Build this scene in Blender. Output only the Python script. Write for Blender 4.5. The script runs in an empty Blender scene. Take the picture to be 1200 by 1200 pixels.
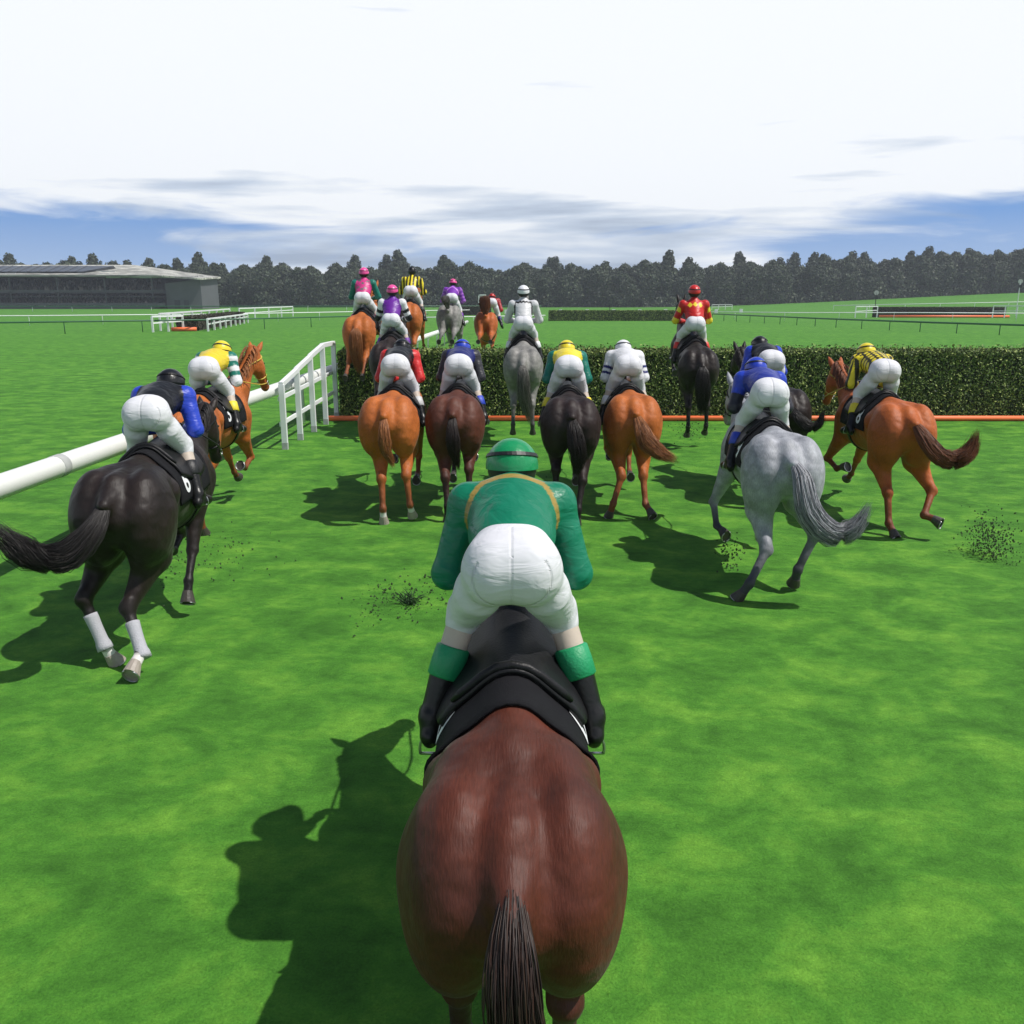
import bpy, math, random, time
import numpy as np
from mathutils import Vector, Matrix, noise as mnoise
random.seed(7); np.random.seed(7)
T0=time.time()
R=math.radians
sc=bpy.context.scene
COL=sc.collection
# ---------------------------------------------------------------- helpers
def srgb(r,g,b):
    f=lambda c:(c/255/12.92 if c/255<=0.04045 else ((c/255+0.055)/1.055)**2.4)
    return (f(r),f(g),f(b),1.0)
def link(o,parent=None):
    COL.objects.link(o)
    if parent is not None: o.parent=parent
    return o
def tag(o,label=None,cat=None,group=None,kind=None):
    if label: o['label']=label
    if cat: o['category']=cat
    if group: o['group']=group
    if kind: o['kind']=kind
    return o
def empty(name,loc=(0,0,0)):
    o=bpy.data.objects.new(name,None); o.empty_display_size=0.2; o.location=loc
    COL.objects.link(o); return o
def mesh_np(name,V,F,mats,parent=None,smooth=True,attrs=None,fmat=None):
    """V (n,3); F (m,4) or (m,3) array, or list of polygons"""
    me=bpy.data.meshes.new(name)
    if isinstance(F,np.ndarray):
        n=F.shape[1]
        me.vertices.add(len(V)); me.vertices.foreach_set('co',np.asarray(V,dtype=np.float32).ravel())
        me.loops.add(F.size); me.loops.foreach_set('vertex_index',F.astype(np.int32).ravel())
        me.polygons.add(len(F)); me.polygons.foreach_set('loop_start',np.arange(0,F.size,n,dtype=np.int32))
        me.update(calc_edges=True)
    else:
        me.from_pydata([tuple(v) for v in V],[],F)
    if smooth: me.polygons.foreach_set('use_smooth',np.ones(len(me.polygons),dtype=bool))
    for m in (mats if isinstance(mats,(list,tuple)) else [mats]): me.materials.append(m)
    if fmat is not None: me.polygons.foreach_set('material_index',np.asarray(fmat,dtype=np.int32))
    if attrs:
        for k,a in attrs.items():
            a=np.asarray(a,dtype=np.float32)
            if a.ndim==1:
                at=me.attributes.new(k,'FLOAT','POINT'); at.data.foreach_set('value',a)
            else:
                at=me.attributes.new(k,'FLOAT_COLOR','POINT')
                if a.shape[1]==3: a=np.concatenate([a,np.ones((len(a),1),np.float32)],1)
                at.data.foreach_set('color',a.ravel())
    me.update()
    o=bpy.data.objects.new(name,me)
    return link(o,parent)
class MB:
    """collects simple solids"""
    def __init__(s): s.v=[]; s.f=[]; s.m=[]; s.mi=0
    def add(s,v,f):
        b=len(s.v); s.v+= [tuple(p) for p in v]; s.f+=[tuple(i+b for i in q) for q in f]; s.m+=[s.mi]*len(f)
    def box(s,x0,x1,y0,y1,z0,z1):
        s.add([(x0,y0,z0),(x1,y0,z0),(x1,y1,z0),(x0,y1,z0),(x0,y0,z1),(x1,y0,z1),(x1,y1,z1),(x0,y1,z1)],
              [(0,3,2,1),(4,5,6,7),(0,1,5,4),(1,2,6,5),(2,3,7,6),(3,0,4,7)])
    def bar(s,a,b,w,h,up=(0,0,1),bev=0.0):
        a=Vector(a);b=Vector(b);d=(b-a).normalized();u=Vector(up);r=d.cross(u).normalized();u=r.cross(d)
        pts=[]
        prof=[(-w/2,-h/2),(w/2,-h/2),(w/2,h/2),(-w/2,h/2)]
        if bev>0:
            prof=[(-w/2+bev,-h/2),(w/2-bev,-h/2),(w/2,-h/2+bev),(w/2,h/2-bev),(w/2-bev,h/2),(-w/2+bev,h/2),(-w/2,h/2-bev),(-w/2,-h/2+bev)]
        for c in (a,b):
            for x,z in prof: pts.append(c+r*x+u*z)
        n=len(prof); fs=[tuple(range(n-1,-1,-1)),tuple(range(n,2*n))]
        for i in range(n): fs.append((i,(i+1)%n,n+(i+1)%n,n+i))
        s.add(pts,fs)
    def tube(s,pts,rad,n=8,caps=True,closed=False):
        pts=[Vector(p) for p in pts]; m=len(pts)
        if not hasattr(rad,'__len__'): rad=[rad]*m
        vs=[]; prev=None
        for i,p in enumerate(pts):
            if closed: d=pts[(i+1)%m]-pts[i-1]
            else: d=pts[min(i+1,m-1)]-pts[max(i-1,0)]
            d.normalize()
            if prev is None:
                u=d.orthogonal().normalized()
            else:
                u=(prev-d*prev.dot(d)).normalized()
            prev=u; w=d.cross(u)
            for k in range(n):
                a=2*math.pi*k/n; vs.append(p+(u*math.cos(a)+w*math.sin(a))*rad[i])
        fs=[]
        for i in range(m if closed else m-1):
            j=(i+1)%m
            for k in range(n): fs.append((i*n+k,i*n+(k+1)%n,j*n+(k+1)%n,j*n+k))
        if caps and not closed:
            fs.append(tuple(range(n-1,-1,-1))); fs.append(tuple(range((m-1)*n,m*n)))
        s.add(vs,fs)
    def build(s,name,mats,parent=None,smooth=False,shift=None):
        v=s.v
        if shift is not None: v=[(a+shift[0],b+shift[1],c+shift[2]) for a,b,c in v]
        o=mesh_np(name,v,s.f,mats,parent,smooth=smooth,fmat=s.m)
        return o
# ---------------------------------------------------------------- materials
def newmat(name):
    m=bpy.data.materials.new(name); m.use_nodes=True
    nt=m.node_tree; b=nt.nodes['Principled BSDF']; return m,nt,b
def N(nt,t,**k):
    n=nt.nodes.new(t)
    for a,v in k.items():
        if a in n.inputs and not hasattr(n,a): n.inputs[a].default_value=v
        else: setattr(n,a,v)
    return n
def L(nt,a,b): nt.links.new(a,b)
def simple(name,col,rough=0.5,var=0.12,scale=6.0,bump=0.0,bscale=60,metal=0.0,spec=0.5):
    m,nt,b=newmat(name)
    tc=N(nt,'ShaderNodeTexCoord'); no=N(nt,'ShaderNodeTexNoise'); no.inputs['Scale'].default_value=scale; no.inputs['Detail'].default_value=5
    L(nt,tc.outputs['Object'],no.inputs['Vector'])
    mx=N(nt,'ShaderNodeMix',data_type='RGBA')
    mx.inputs[6].default_value=tuple(c*(1-var) for c in col[:3])+(1,)
    mx.inputs[7].default_value=tuple(min(1,c*(1+var)) for c in col[:3])+(1,)
    L(nt,no.outputs['Fac'],mx.inputs[0]); L(nt,mx.outputs[2],b.inputs['Base Color'])
    b.inputs['Roughness'].default_value=rough; b.inputs['Metallic'].default_value=metal
    b.inputs['Specular IOR Level'].default_value=spec
    if bump>0:
        n2=N(nt,'ShaderNodeTexNoise'); n2.inputs['Scale'].default_value=bscale; n2.inputs['Detail'].default_value=4
        L(nt,tc.outputs['Object'],n2.inputs['Vector'])
        bp=N(nt,'ShaderNodeBump'); bp.inputs['Strength'].default_value=bump; bp.inputs['Distance'].default_value=0.02
        L(nt,n2.outputs['Fac'],bp.inputs['Height']); L(nt,bp.outputs[0],b.inputs['Normal'])
    return m
def coat_mat(name,col,col2,dark,sock=(0.6,0.58,0.55),dapple=0.0,rough=0.56,spec=.27):
    m,nt,b=newmat(name)
    tc=N(nt,'ShaderNodeTexCoord')
    n1=N(nt,'ShaderNodeTexNoise'); n1.inputs['Scale'].default_value=2.6; n1.inputs['Detail'].default_value=6; n1.inputs['Roughness'].default_value=0.6
    L(nt,tc.outputs['Object'],n1.inputs['Vector'])
    r1=N(nt,'ShaderNodeMapRange'); r1.inputs[1].default_value=0.35; r1.inputs[2].default_value=0.65; L(nt,n1.outputs['Fac'],r1.inputs[0])
    mx=N(nt,'ShaderNodeMix',data_type='RGBA'); mx.inputs[6].default_value=col2+(1,); mx.inputs[7].default_value=col+(1,)
    L(nt,r1.outputs[0],mx.inputs[0])
    last=mx.outputs[2]
    # short-hair streaks
    mp=N(nt,'ShaderNodeMapping'); mp.inputs['Scale'].default_value=(160,22,45); L(nt,tc.outputs['Object'],mp.inputs['Vector'])
    n3=N(nt,'ShaderNodeTexNoise'); n3.inputs['Scale'].default_value=1.0; n3.inputs['Detail'].default_value=3; L(nt,mp.outputs[0],n3.inputs['Vector'])
    m3=N(nt,'ShaderNodeMix',data_type='RGBA',blend_type='MULTIPLY'); m3.inputs[0].default_value=0.5
    rr=N(nt,'ShaderNodeMapRange'); rr.inputs[1].default_value=0.3; rr.inputs[2].default_value=0.7; rr.inputs[3].default_value=0.6; rr.inputs[4].default_value=1.25
    L(nt,n3.outputs['Fac'],rr.inputs[0]); L(nt,last,m3.inputs[6]); L(nt,rr.outputs[0],m3.inputs[7]); last=m3.outputs[2]
    if dapple>0:
        vo=N(nt,'ShaderNodeTexVoronoi'); vo.inputs['Scale'].default_value=11; L(nt,tc.outputs['Object'],vo.inputs['Vector'])
        r2=N(nt,'ShaderNodeMapRange'); r2.inputs[1].default_value=0.15; r2.inputs[2].default_value=0.7; r2.inputs[3].default_value=1.0; r2.inputs[4].default_value=1-dapple
        L(nt,vo.outputs['Distance'],r2.inputs[0])
        m2=N(nt,'ShaderNodeMix',data_type='RGBA',blend_type='MULTIPLY'); m2.inputs[0].default_value=1
        L(nt,last,m2.inputs[6]); L(nt,r2.outputs[0],m2.inputs[7]); last=m2.outputs[2]
    at=N(nt,'ShaderNodeAttribute',attribute_name='pt')
    md=N(nt,'ShaderNodeMix',data_type='RGBA'); L(nt,at.outputs['Fac'],md.inputs[0]); L(nt,last,md.inputs[6]); md.inputs[7].default_value=dark+(1,)
    as_=N(nt,'ShaderNodeAttribute',attribute_name='sock')
    ms=N(nt,'ShaderNodeMix',data_type='RGBA'); L(nt,as_.outputs['Fac'],ms.inputs[0]); L(nt,md.outputs[2],ms.inputs[6]); ms.inputs[7].default_value=sock+(1,)
    L(nt,ms.outputs[2],b.inputs['Base Color'])
    b.inputs['Roughness'].default_value=rough; b.inputs['Specular IOR Level'].default_value=spec
    b.inputs['Sheen Weight'].default_value=0.03; b.inputs['Sheen Roughness'].default_value=0.4
    # soft muscle relief + hair
    n4=N(nt,'ShaderNodeTexNoise'); n4.inputs['Scale'].default_value=5.5; n4.inputs['Detail'].default_value=2; L(nt,tc.outputs['Object'],n4.inputs['Vector'])
    b1=N(nt,'ShaderNodeBump'); b1.inputs['Strength'].default_value=0.55; b1.inputs['Distance'].default_value=0.06; L(nt,n4.outputs['Fac'],b1.inputs['Height'])
    b2=N(nt,'ShaderNodeBump'); b2.inputs['Strength'].default_value=0.45; b2.inputs['Distance'].default_value=0.004; L(nt,n3.outputs['Fac'],b2.inputs['Height'])
    L(nt,b1.outputs[0],b2.inputs['Normal']); L(nt,b2.outputs[0],b.inputs['Normal'])
    return m
def hair_mat(name,col,col2,rough=0.5):
    m,nt,b=newmat(name)
    at=N(nt,'ShaderNodeAttribute',attribute_name='tint')
    mx=N(nt,'ShaderNodeMix',data_type='RGBA'); mx.inputs[6].default_value=col+(1,); mx.inputs[7].default_value=col2+(1,)
    L(nt,at.outputs['Fac'],mx.inputs[0]); L(nt,mx.outputs[2],b.inputs['Base Color']); b.inputs['Roughness'].default_value=rough
    b.inputs['Specular IOR Level'].default_value=0.35
    return m
def silk_mat(name,rough=0.42,wrinkle=0.5,attr='col',seam=False):
    m,nt,b=newmat(name)
    at=N(nt,'ShaderNodeAttribute',attribute_name=attr)
    tc=N(nt,'ShaderNodeTexCoord')
    n1=N(nt,'ShaderNodeTexNoise'); n1.inputs['Scale'].default_value=9; n1.inputs['Detail'].default_value=4; n1.inputs['Distortion'].default_value=1.2
    L(nt,tc.outputs['Object'],n1.inputs['Vector'])
    mr=N(nt,'ShaderNodeMapRange'); mr.inputs[3].default_value=0.86; mr.inputs[4].default_value=1.1; L(nt,n1.outputs['Fac'],mr.inputs[0])
    mx=N(nt,'ShaderNodeMix',data_type='RGBA',blend_type='MULTIPLY'); mx.inputs[0].default_value=1
    L(nt,at.outputs['Color'],mx.inputs[6]); L(nt,mr.outputs[0],mx.inputs[7]); L(nt,mx.outputs[2],b.inputs['Base Color'])
    mp=N(nt,'ShaderNodeMapping'); mp.inputs['Scale'].default_value=(6,9,16); L(nt,tc.outputs['Object'],mp.inputs['Vector'])
    n2=N(nt,'ShaderNodeTexNoise'); n2.inputs['Scale'].default_value=1.0; n2.inputs['Detail'].default_value=3; n2.inputs['Distortion'].default_value=0.8
    L(nt,mp.outputs[0],n2.inputs['Vector'])
    bp=N(nt,'ShaderNodeBump'); bp.inputs['Strength'].default_value=wrinkle; bp.inputs['Distance'].default_value=0.025; L(nt,n2.outputs['Fac'],bp.inputs['Height'])
    last=bp
    if seam:
        sa=N(nt,'ShaderNodeAttribute',attribute_name='seam')
        b2=N(nt,'ShaderNodeBump'); b2.invert=True; b2.inputs['Strength'].default_value=0.9; b2.inputs['Distance'].default_value=0.006
        L(nt,sa.outputs['Fac'],b2.inputs['Height']); L(nt,bp.outputs[0],b2.inputs['Normal']); last=b2
    L(nt,last.outputs[0],b.inputs['Normal'])
    b.inputs['Roughness'].default_value=rough; b.inputs['Specular IOR Level'].default_value=.3
    return m
M={}
M['leather']=simple('black_leather',(0.009,0.009,0.010,1),0.42,0.3,20,0.15,120,spec=.22)
M['cloth']=simple('black_numnah',(0.010,0.010,0.012,1),0.8,0.25,30,0.4,250,spec=.15)
M['boot']=simple('boot_leather',(0.009,0.009,0.009,1),0.33,0.3,15,0.1,60,spec=.3)
M['white_paint']=simple('white_paint',(0.72,0.73,0.74,1),0.45,0.07,4,0.05,40)
M['post_foot']=simple('scuffed_grey_foot',(0.38,0.39,0.38,1),0.7,0.3,12)
M['rail_white']=simple('rail_plastic',(0.66,0.67,0.64,1),0.4,0.06,3)
M['rail_green']=simple('rail_green',(0.02,0.10,0.04,1),0.5,0.15,3)
M['orange']=simple('orange_paint',(0.85,0.17,0.05,1),0.5,0.08,3)
M['number']=simple('number_white',(0.72,0.73,0.75,1),0.6,0.06,20)
M['skin']=None
M['steel']=simple('steel',(0.45,0.45,0.46,1),0.3,0.1,20,metal=0.9)
M['hoof']=simple('hoof_horn',(0.045,0.038,0.032,1),0.5,0.35,25,0.2,60)
M['hoof_pale']=simple('hoof_pale',(0.30,0.26,0.22,1),0.5,0.3,25,0.2,60)
M['wrap']=simple('bandage_white',(0.38,0.38,0.41,1),0.8,0.12,30,0.4,120)
M['liner']=simple('helmet_liner',(0.008,0.009,0.009,1),0.5,0.2,30)
M['eye']=simple('eye_dark',(0.01,0.008,0.006,1),0.1,0.1,5)
M['bridle_y']=simple('bridle_yellow',(0.5,0.36,0.05,1),0.5,0.1,10)
M['stocking']=simple('stocking',(0.52,0.43,0.36,1),0.7,0.16,14,0.3,90)
M['silk']=silk_mat('silk',0.4,0.6)
M['breeches']=silk_mat('breeches',0.55,0.42,seam=True)
M['body']=silk_mat('skin_and_glove',0.5,0.1)
# ---------------------------------------------------------------- SDF modelling
def cap(a,b,ra,rb=None,k=0.03,sx=1.0,t=(0,0),g=''):
    return dict(T='c',a=np.array(a,float),b=np.array(b,float),ra=ra,rb=ra if rb is None else rb,k=k,sx=sx,t=t,g=g)
def ell(c,r,k=0.05,rx=0.0,rz=0.0,t=(0,0),g='',ry=0.0):
    M_=np.array(Matrix.Rotation(rz,3,'Z')@Matrix.Rotation(ry,3,'Y')@Matrix.Rotation(rx,3,'X'))
    return dict(T='e',c=np.array(c,float),r=np.array(r,float),k=k,M=M_,t=t,g=g)
def sdf1(p,P):
    if p['T']=='c':
        a=p['a'].copy();b=p['b'].copy(); Q=P
        if p['sx']!=1.0:
            s=np.array([1/p['sx'],1,1]); Q=P*s; a=a*s; b=b*s
        ab=b-a; L2=ab@ab+1e-12
        t=np.clip(((Q-a)@ab)/L2,0,1)
        d=np.linalg.norm(Q-a-t[...,None]*ab,axis=-1)-(p['ra']+(p['rb']-p['ra'])*t)
        if p['sx']<1: d=d*max(p['sx'],0.6)
        return d,t
    q=(P-p['c'])@p['M']
    k0=np.linalg.norm(q/p['r'],axis=-1); k1=np.linalg.norm(q/(p['r']**2),axis=-1)+1e-9
    return k0*(k0-1)/k1, np.zeros(q.shape[:-1])
def pb(p):
    if p['T']=='c':
        m=max(p['ra'],p['rb']); lo=np.minimum(p['a'],p['b'])-m; hi=np.maximum(p['a'],p['b'])+m
        return lo,hi
    e=np.sqrt(((p['M']*p['r'])**2).sum(1)); return p['c']-e,p['c']+e
def smin(a,b,k):
    if k<=0: return np.minimum(a,b)
    h=np.maximum(k-np.abs(a-b),0)/k
    return np.minimum(a,b)-h*h*k*0.25
def sdf_eval(prims,P):
    D=np.full(P.shape[:-1],10.0)
    for p in prims:
        D=smin(D,sdf1(p,P)[0],p['k'])
    return D
def surface_nets(F,o,h):
    s=F<0
    C=[(i,j,k) for i in (0,1) for j in (0,1) for k in (0,1)]
    sh=tuple(n-1 for n in F.shape)
    cut=lambda A,c:A[c[0]:c[0]+sh[0],c[1]:c[1]+sh[1],c[2]:c[2]+sh[2]]
    cnt=sum(cut(s,c).astype(np.int8) for c in C)
    act=(cnt>0)&(cnt<8)
    I=np.argwhere(act); idx=np.full(sh,-1,np.int64); idx[act]=np.arange(len(I))
    FV={c:F[I[:,0]+c[0],I[:,1]+c[1],I[:,2]+c[2]] for c in C}
    S=np.zeros((len(I),3)); n=np.zeros(len(I))
    for c in C:
        for ax in range(3):
            if c[ax]==0:
                d=list(c); d[ax]=1; d=tuple(d)
                fa,fb=FV[c],FV[d]; cr=(fa<0)!=(fb<0)
                t=np.where(cr,fa/np.where(cr,fa-fb,1),0)
                p=np.tile(np.array(c,float),(len(I),1)); p[:,ax]+=t
                S+=p*cr[:,None]; n+=cr
    V=(I+S/n[:,None])*h+o
    Fs=[]
    for ax in range(3):
        a1,a2=(ax+1)%3,(ax+2)%3
        sl0=[slice(1,-1)]*3; sl1=[slice(1,-1)]*3
        sl0[ax]=slice(0,-1); sl1[ax]=slice(1,None)
        A=s[tuple(sl0)]; B=s[tuple(sl1)]
        cr=np.argwhere(A!=B)
        if len(cr)==0: continue
        pos=A[cr[:,0],cr[:,1],cr[:,2]]
        base=cr+1; base[:,ax]-=1
        def cell(d1,d2):
            q=base.copy(); q[:,a1]-=d1; q[:,a2]-=d2
            return idx[q[:,0],q[:,1],q[:,2]]
        q=np.stack([cell(1,1),cell(0,1),cell(0,0),cell(1,0)],1)
        q[~pos]=q[~pos][:,::-1]
        Fs.append(q)
    F4=np.concatenate(Fs); F4=F4[(F4>=0).all(1)]
    return V,F4
def smooth_v(V,F,it=1,lam=0.5):
    E=np.concatenate([F[:,[0,1]],F[:,[1,2]],F[:,[2,3]],F[:,[3,0]]])
    for _ in range(it):
        S=np.zeros_like(V); n=np.bincount(E[:,0],minlength=len(V))+np.bincount(E[:,1],minlength=len(V))
        for d in range(3):
            S[:,d]=np.bincount(E[:,0],V[E[:,1],d],len(V))+np.bincount(E[:,1],V[E[:,0],d],len(V))
        V=V*(1-lam)+lam*S/n[:,None]
    return V
def mesh_sdf(prims,h,it=1,cut=None):
    los,his=zip(*[pb(p) for p in prims])
    lo=np.min(los,0)-3*h; hi=np.max(his,0)+3*h
    n=np.ceil((hi-lo)/h).astype(int)+1
    F=np.full(tuple(n),1.0,np.float32)
    ax=[lo[i]+np.arange(n[i])*h for i in range(3)]
    for p,l,u in zip(prims,los,his):
        m=p['k']+3*h
        i0=np.maximum(((l-m-lo)/h).astype(int),0); i1=np.minimum(((u+m-lo)/h).astype(int)+2,n)
        G=np.stack(np.meshgrid(ax[0][i0[0]:i1[0]],ax[1][i0[1]:i1[1]],ax[2][i0[2]:i1[2]],indexing='ij'),-1)
        d,_=sdf1(p,G)
        sl=tuple(slice(i0[i],i1[i]) for i in range(3))
        F[sl]=smin(F[sl],d,p['k'])
    if cut is not None:
        G=np.stack(np.meshgrid(*ax,indexing='ij'),-1); F=np.maximum(F,cut(G))
    V,Q=surface_nets(F,lo,h)
    if it: V=smooth_v(V,Q,it)
    return V,Q
def weights(prims,V,s=0.02):
    W=[];TT=[]
    for p in prims:
        d,t=sdf1(p,V); W.append(np.exp(-np.clip(np.maximum(d,0),0,1)/s)); TT.append(p['t'][0]+(p['t'][1]-p['t'][0])*t)
    W=np.array(W); TT=np.array(TT); return (W*TT).sum(0)/(W.sum(0)+1e-9)
# ---------------------------------------------------------------- horse
def fk(p,segs,dx,lat=None):
    """p start; segs list of (length, angle deg: 0 down, + forward); dx lateral total"""
    pts=[np.array(p,float)]; tot=sum(l for l,_ in segs)
    for k_,(l,a) in enumerate(segs):
        x_=lat[k_] if lat else dx*l/tot; lz=math.sqrt(max(l*l-x_*x_,.01*l*l))
        q=pts[-1]+np.array([x_, math.sin(R(a))*lz, -math.cos(R(a))*lz]); pts.append(q)
    return pts
HIND={'stand':(30,-38,2,28),'back':(0,-52,-28,5),'far':(-12,-58,-48,-45),'under':(58,-12,12,45),'fold':(42,-62,-28,-95),
      'lift':(55,-45,-5,-70),'push':(12,-48,-14,18),'trail':(-20,-62,-62,-75),'kick':(2,-46,-40,-70),'drive':(20,-53,-8,35),'tuck':(70,-60,-30,-80)}
FORE={'stand':(-28,0,2,28),'reach':(5,38,36,50),'fold':(0,42,-70,-115),'back':(-45,-28,-40,-30),'tuck':(20,70,-60,-90),'half':(-5,28,-35,-80)}
def torso_prims(P):
    g='torso'
    L_=[ell((0,.08,1.06),(.275,.62,.33),.08,g=g), ell((0,-.42,1.10),(.265,.46,.285),.10,g=g),
        ell((0,.52,1.04),(.22,.30,.30),.10,g=g), ell((0,-.80,1.10),(.27,.38,.275),.08,g=g),
        ell((.165,-.88,1.06),(.185,.27,.35),.028,rx=R(-8),g=g), ell((-.165,-.88,1.06),(.185,.27,.35),.028,rx=R(-8),g=g),
        ell((.125,-.72,1.225),(.155,.27,.185),.022,g=g), ell((-.125,-.72,1.225),(.155,.27,.185),.022,g=g), ell((.235,-.56,1.17),(.07,.09,.10),.05,g=g), ell((-.235,-.56,1.17),(.07,.09,.10),.05,g=g),
        ell((0,.36,1.30),(.09,.28,.17),.10,g=g), cap((0,.3,1.34),(0,-.62,1.345),.085,.085,.09,g=g),
        ell((.15,.42,1.1),(.12,.20,.27),.06,rx=R(15),g=g), ell((-.15,.42,1.1),(.12,.20,.27),.06,rx=R(15),g=g),
        cap((0,-.96,1.30),(0,-1.2,1.22),.075,.045,.06,g=g), cap((0,-.35,1.36),(0,-.98,1.345),.055,.045,.06,g=g)]
    return L_
def horse_prims(P):
    pr=torso_prims(P)
    ny,nz=P.get('poll',(1.28,1.62))
    poll=np.array([P.get('hx',0)*.6,ny,nz])
    for s in (0.0,):
        pr.append(cap((0,.55,1.14),poll*[.3,.35,.35]+np.array([0,.55,1.12])*.65,.235,.19,.10,sx=.62))
        pr.append(cap((0,.62,1.18),poll,.19,.105,.10,sx=.62))
    ha=P.get('head',-48)  # head pitch
    hd=np.array([P.get('hx',0)*.4,math.cos(R(ha)),math.sin(R(ha))]); hd/=np.linalg.norm(hd)
    muz=poll+hd*.50
    pr+=[cap(poll,poll+hd*.22,.105,.105,.05,sx=.8), cap(poll+hd*.15,muz,.098,.058,.04,sx=.8),
         ell(poll+hd*.14+np.array([0,-.035,-.05]),(.062,.10,.09),.04), ell(muz+hd*.01,(.052,.066,.058),.03,t=(.7,.7))]
    hoofs=[];joints={}
    for s,nm in ((-1,'hl'),(1,'hr')):
        a=HIND[P[nm]] if isinstance(P[nm],str) else P[nm]
        dx=P.get('dx_'+nm,0.02)*s
        hip=np.array([.155*s,-.84,1.10])
        st,hk,fe,pa=None,None,None,None
        pts=fk(hip,[(.36,a[0]),(.42,a[1]),(.34,a[2]),(.125,a[3])],dx,P.get('lat_'+nm))
        _,st,hk,fe,pa=pts
        n0=np.array([0,-math.cos(R(a[1])),-math.sin(R(a[1]))]) # behind tibia
        pr+=[cap(hip,st,.185,.125,.06), cap(hip+np.array([0,-.17,.0]),hk*.42+st*.58+n0*.045,.125,.06,.05),
             cap(st,hk,.112,.052,.05), cap(st*.72+hk*.28+n0*.02,hk*.7+st*.3+n0*.012,.082,.048,.03),
             cap(hk,hk+n0*.05+(st-hk)*.10,.045,.026,.03,t=(.5,.3)), cap(hk,hk,.056,.056,.03,t=(.55,.55)),
             cap(hk,fe,.043,.035,.02,t=(.6,1)), ell(fe,(.044,.05,.05),.02,t=(1,1)), cap(fe,pa,.037,.043,.015,t=(1,1))]
        hoofs.append((nm,fe,pa)); joints[nm]=(hip,st,hk,fe,pa)
    for s,nm in ((-1,'fl'),(1,'fr')):
        a=FORE[P[nm]] if isinstance(P[nm],str) else P[nm]
        dx=P.get('dx_'+nm,0.0)*s
        sh=np.array([.145*s,.50,1.07])
        pts=fk(sh,[(.28,a[0]),(.40,a[1]),(.27,a[2]),(.12,a[3])],dx,P.get('lat_'+nm))
        _,el,kn,fe,pa=pts
        pr+=[cap(sh,el,.125,.095,.06), cap(el,kn,.088,.046,.04), cap(el*.8+kn*.2,el*.4+kn*.6,.078,.05,.03),
             cap(kn,kn,.052,.052,.02,t=(.5,.5)), cap(kn,fe,.039,.032,.015,t=(.6,1)), ell(fe,(.041,.046,.046),.015,t=(1,1)), cap(fe,pa,.034,.04,.015,t=(1,1))]
        hoofs.append((nm,fe,pa)); joints[nm]=(sh,el,kn,fe,pa)
    return pr,hoofs,joints,poll,muz,hd
def frame_mat(d):
    """rotation whose -Z axis is d, keeping X lateral"""
    z=-Vector(d).normalized(); x=Vector((1,0,0)); y=z.cross(x).normalized(); x=y.cross(z).normalized()
    return Matrix((x,y,z)).transposed()
def hoof_mesh(mb,fe,pa,lift):
    d=Vector(pa-fe).normalized(); Rm=frame_mat(d)
    base=Vector(pa)-d*.03
    # in local: -z down along pastern, +y forward(toe)
    n=14; rings=[(0.0,.040,0.0),(-.03,.047,.006),(-.095,.062,.022)]
    vs=[]
    for z,r,off in rings:
        for i in range(n):
            a=2*math.pi*i/n; y=math.sin(a)*r*1.12+off; x=math.cos(a)*r
            vs.append(base+Rm@Vector((x,y,z)))
    # concave sole
    for i in range(n):
        a=2*math.pi*i/n; vs.append(base+Rm@Vector((math.cos(a)*.045,math.sin(a)*.05+.022,-.084)))
    fs=[tuple(range(n))]
    for r in range(3):
        for i in range(n): fs.append((r*n+(i+1)%n,r*n+i,(r+1)*n+i,(r+1)*n+(i+1)%n))
    fs.append(tuple(range(4*n-1,3*n-1,-1)))
    mb.add(vs,fs)
    pts=[]
    for i in range(-4,15):
        a=math.pi*(-.32)+ (math.pi*1.64)*((i+4)/18)
        pts.append(base+Rm@Vector((math.cos(a)*.056,math.sin(a)*.062+.022,-.099)))
    return pts
def bez(pts,n):
    """catmull-rom through pts"""
    P=[np.array(p,float) for p in pts]; P=[2*P[0]-P[1]]+P+[2*P[-1]-P[-2]]
    out=[]; m=len(P)-3
    for i in range(n+1):
        u=i/n*m; k=min(int(u),m-1); t=u-k
        p0,p1,p2,p3=P[k:k+4]
        out.append(.5*((2*p1)+(-p0+p2)*t+(2*p0-5*p1+4*p2-p3)*t*t+(-p0+3*p1-3*p2+p3)*t**3))
    return np.array(out)
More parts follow.
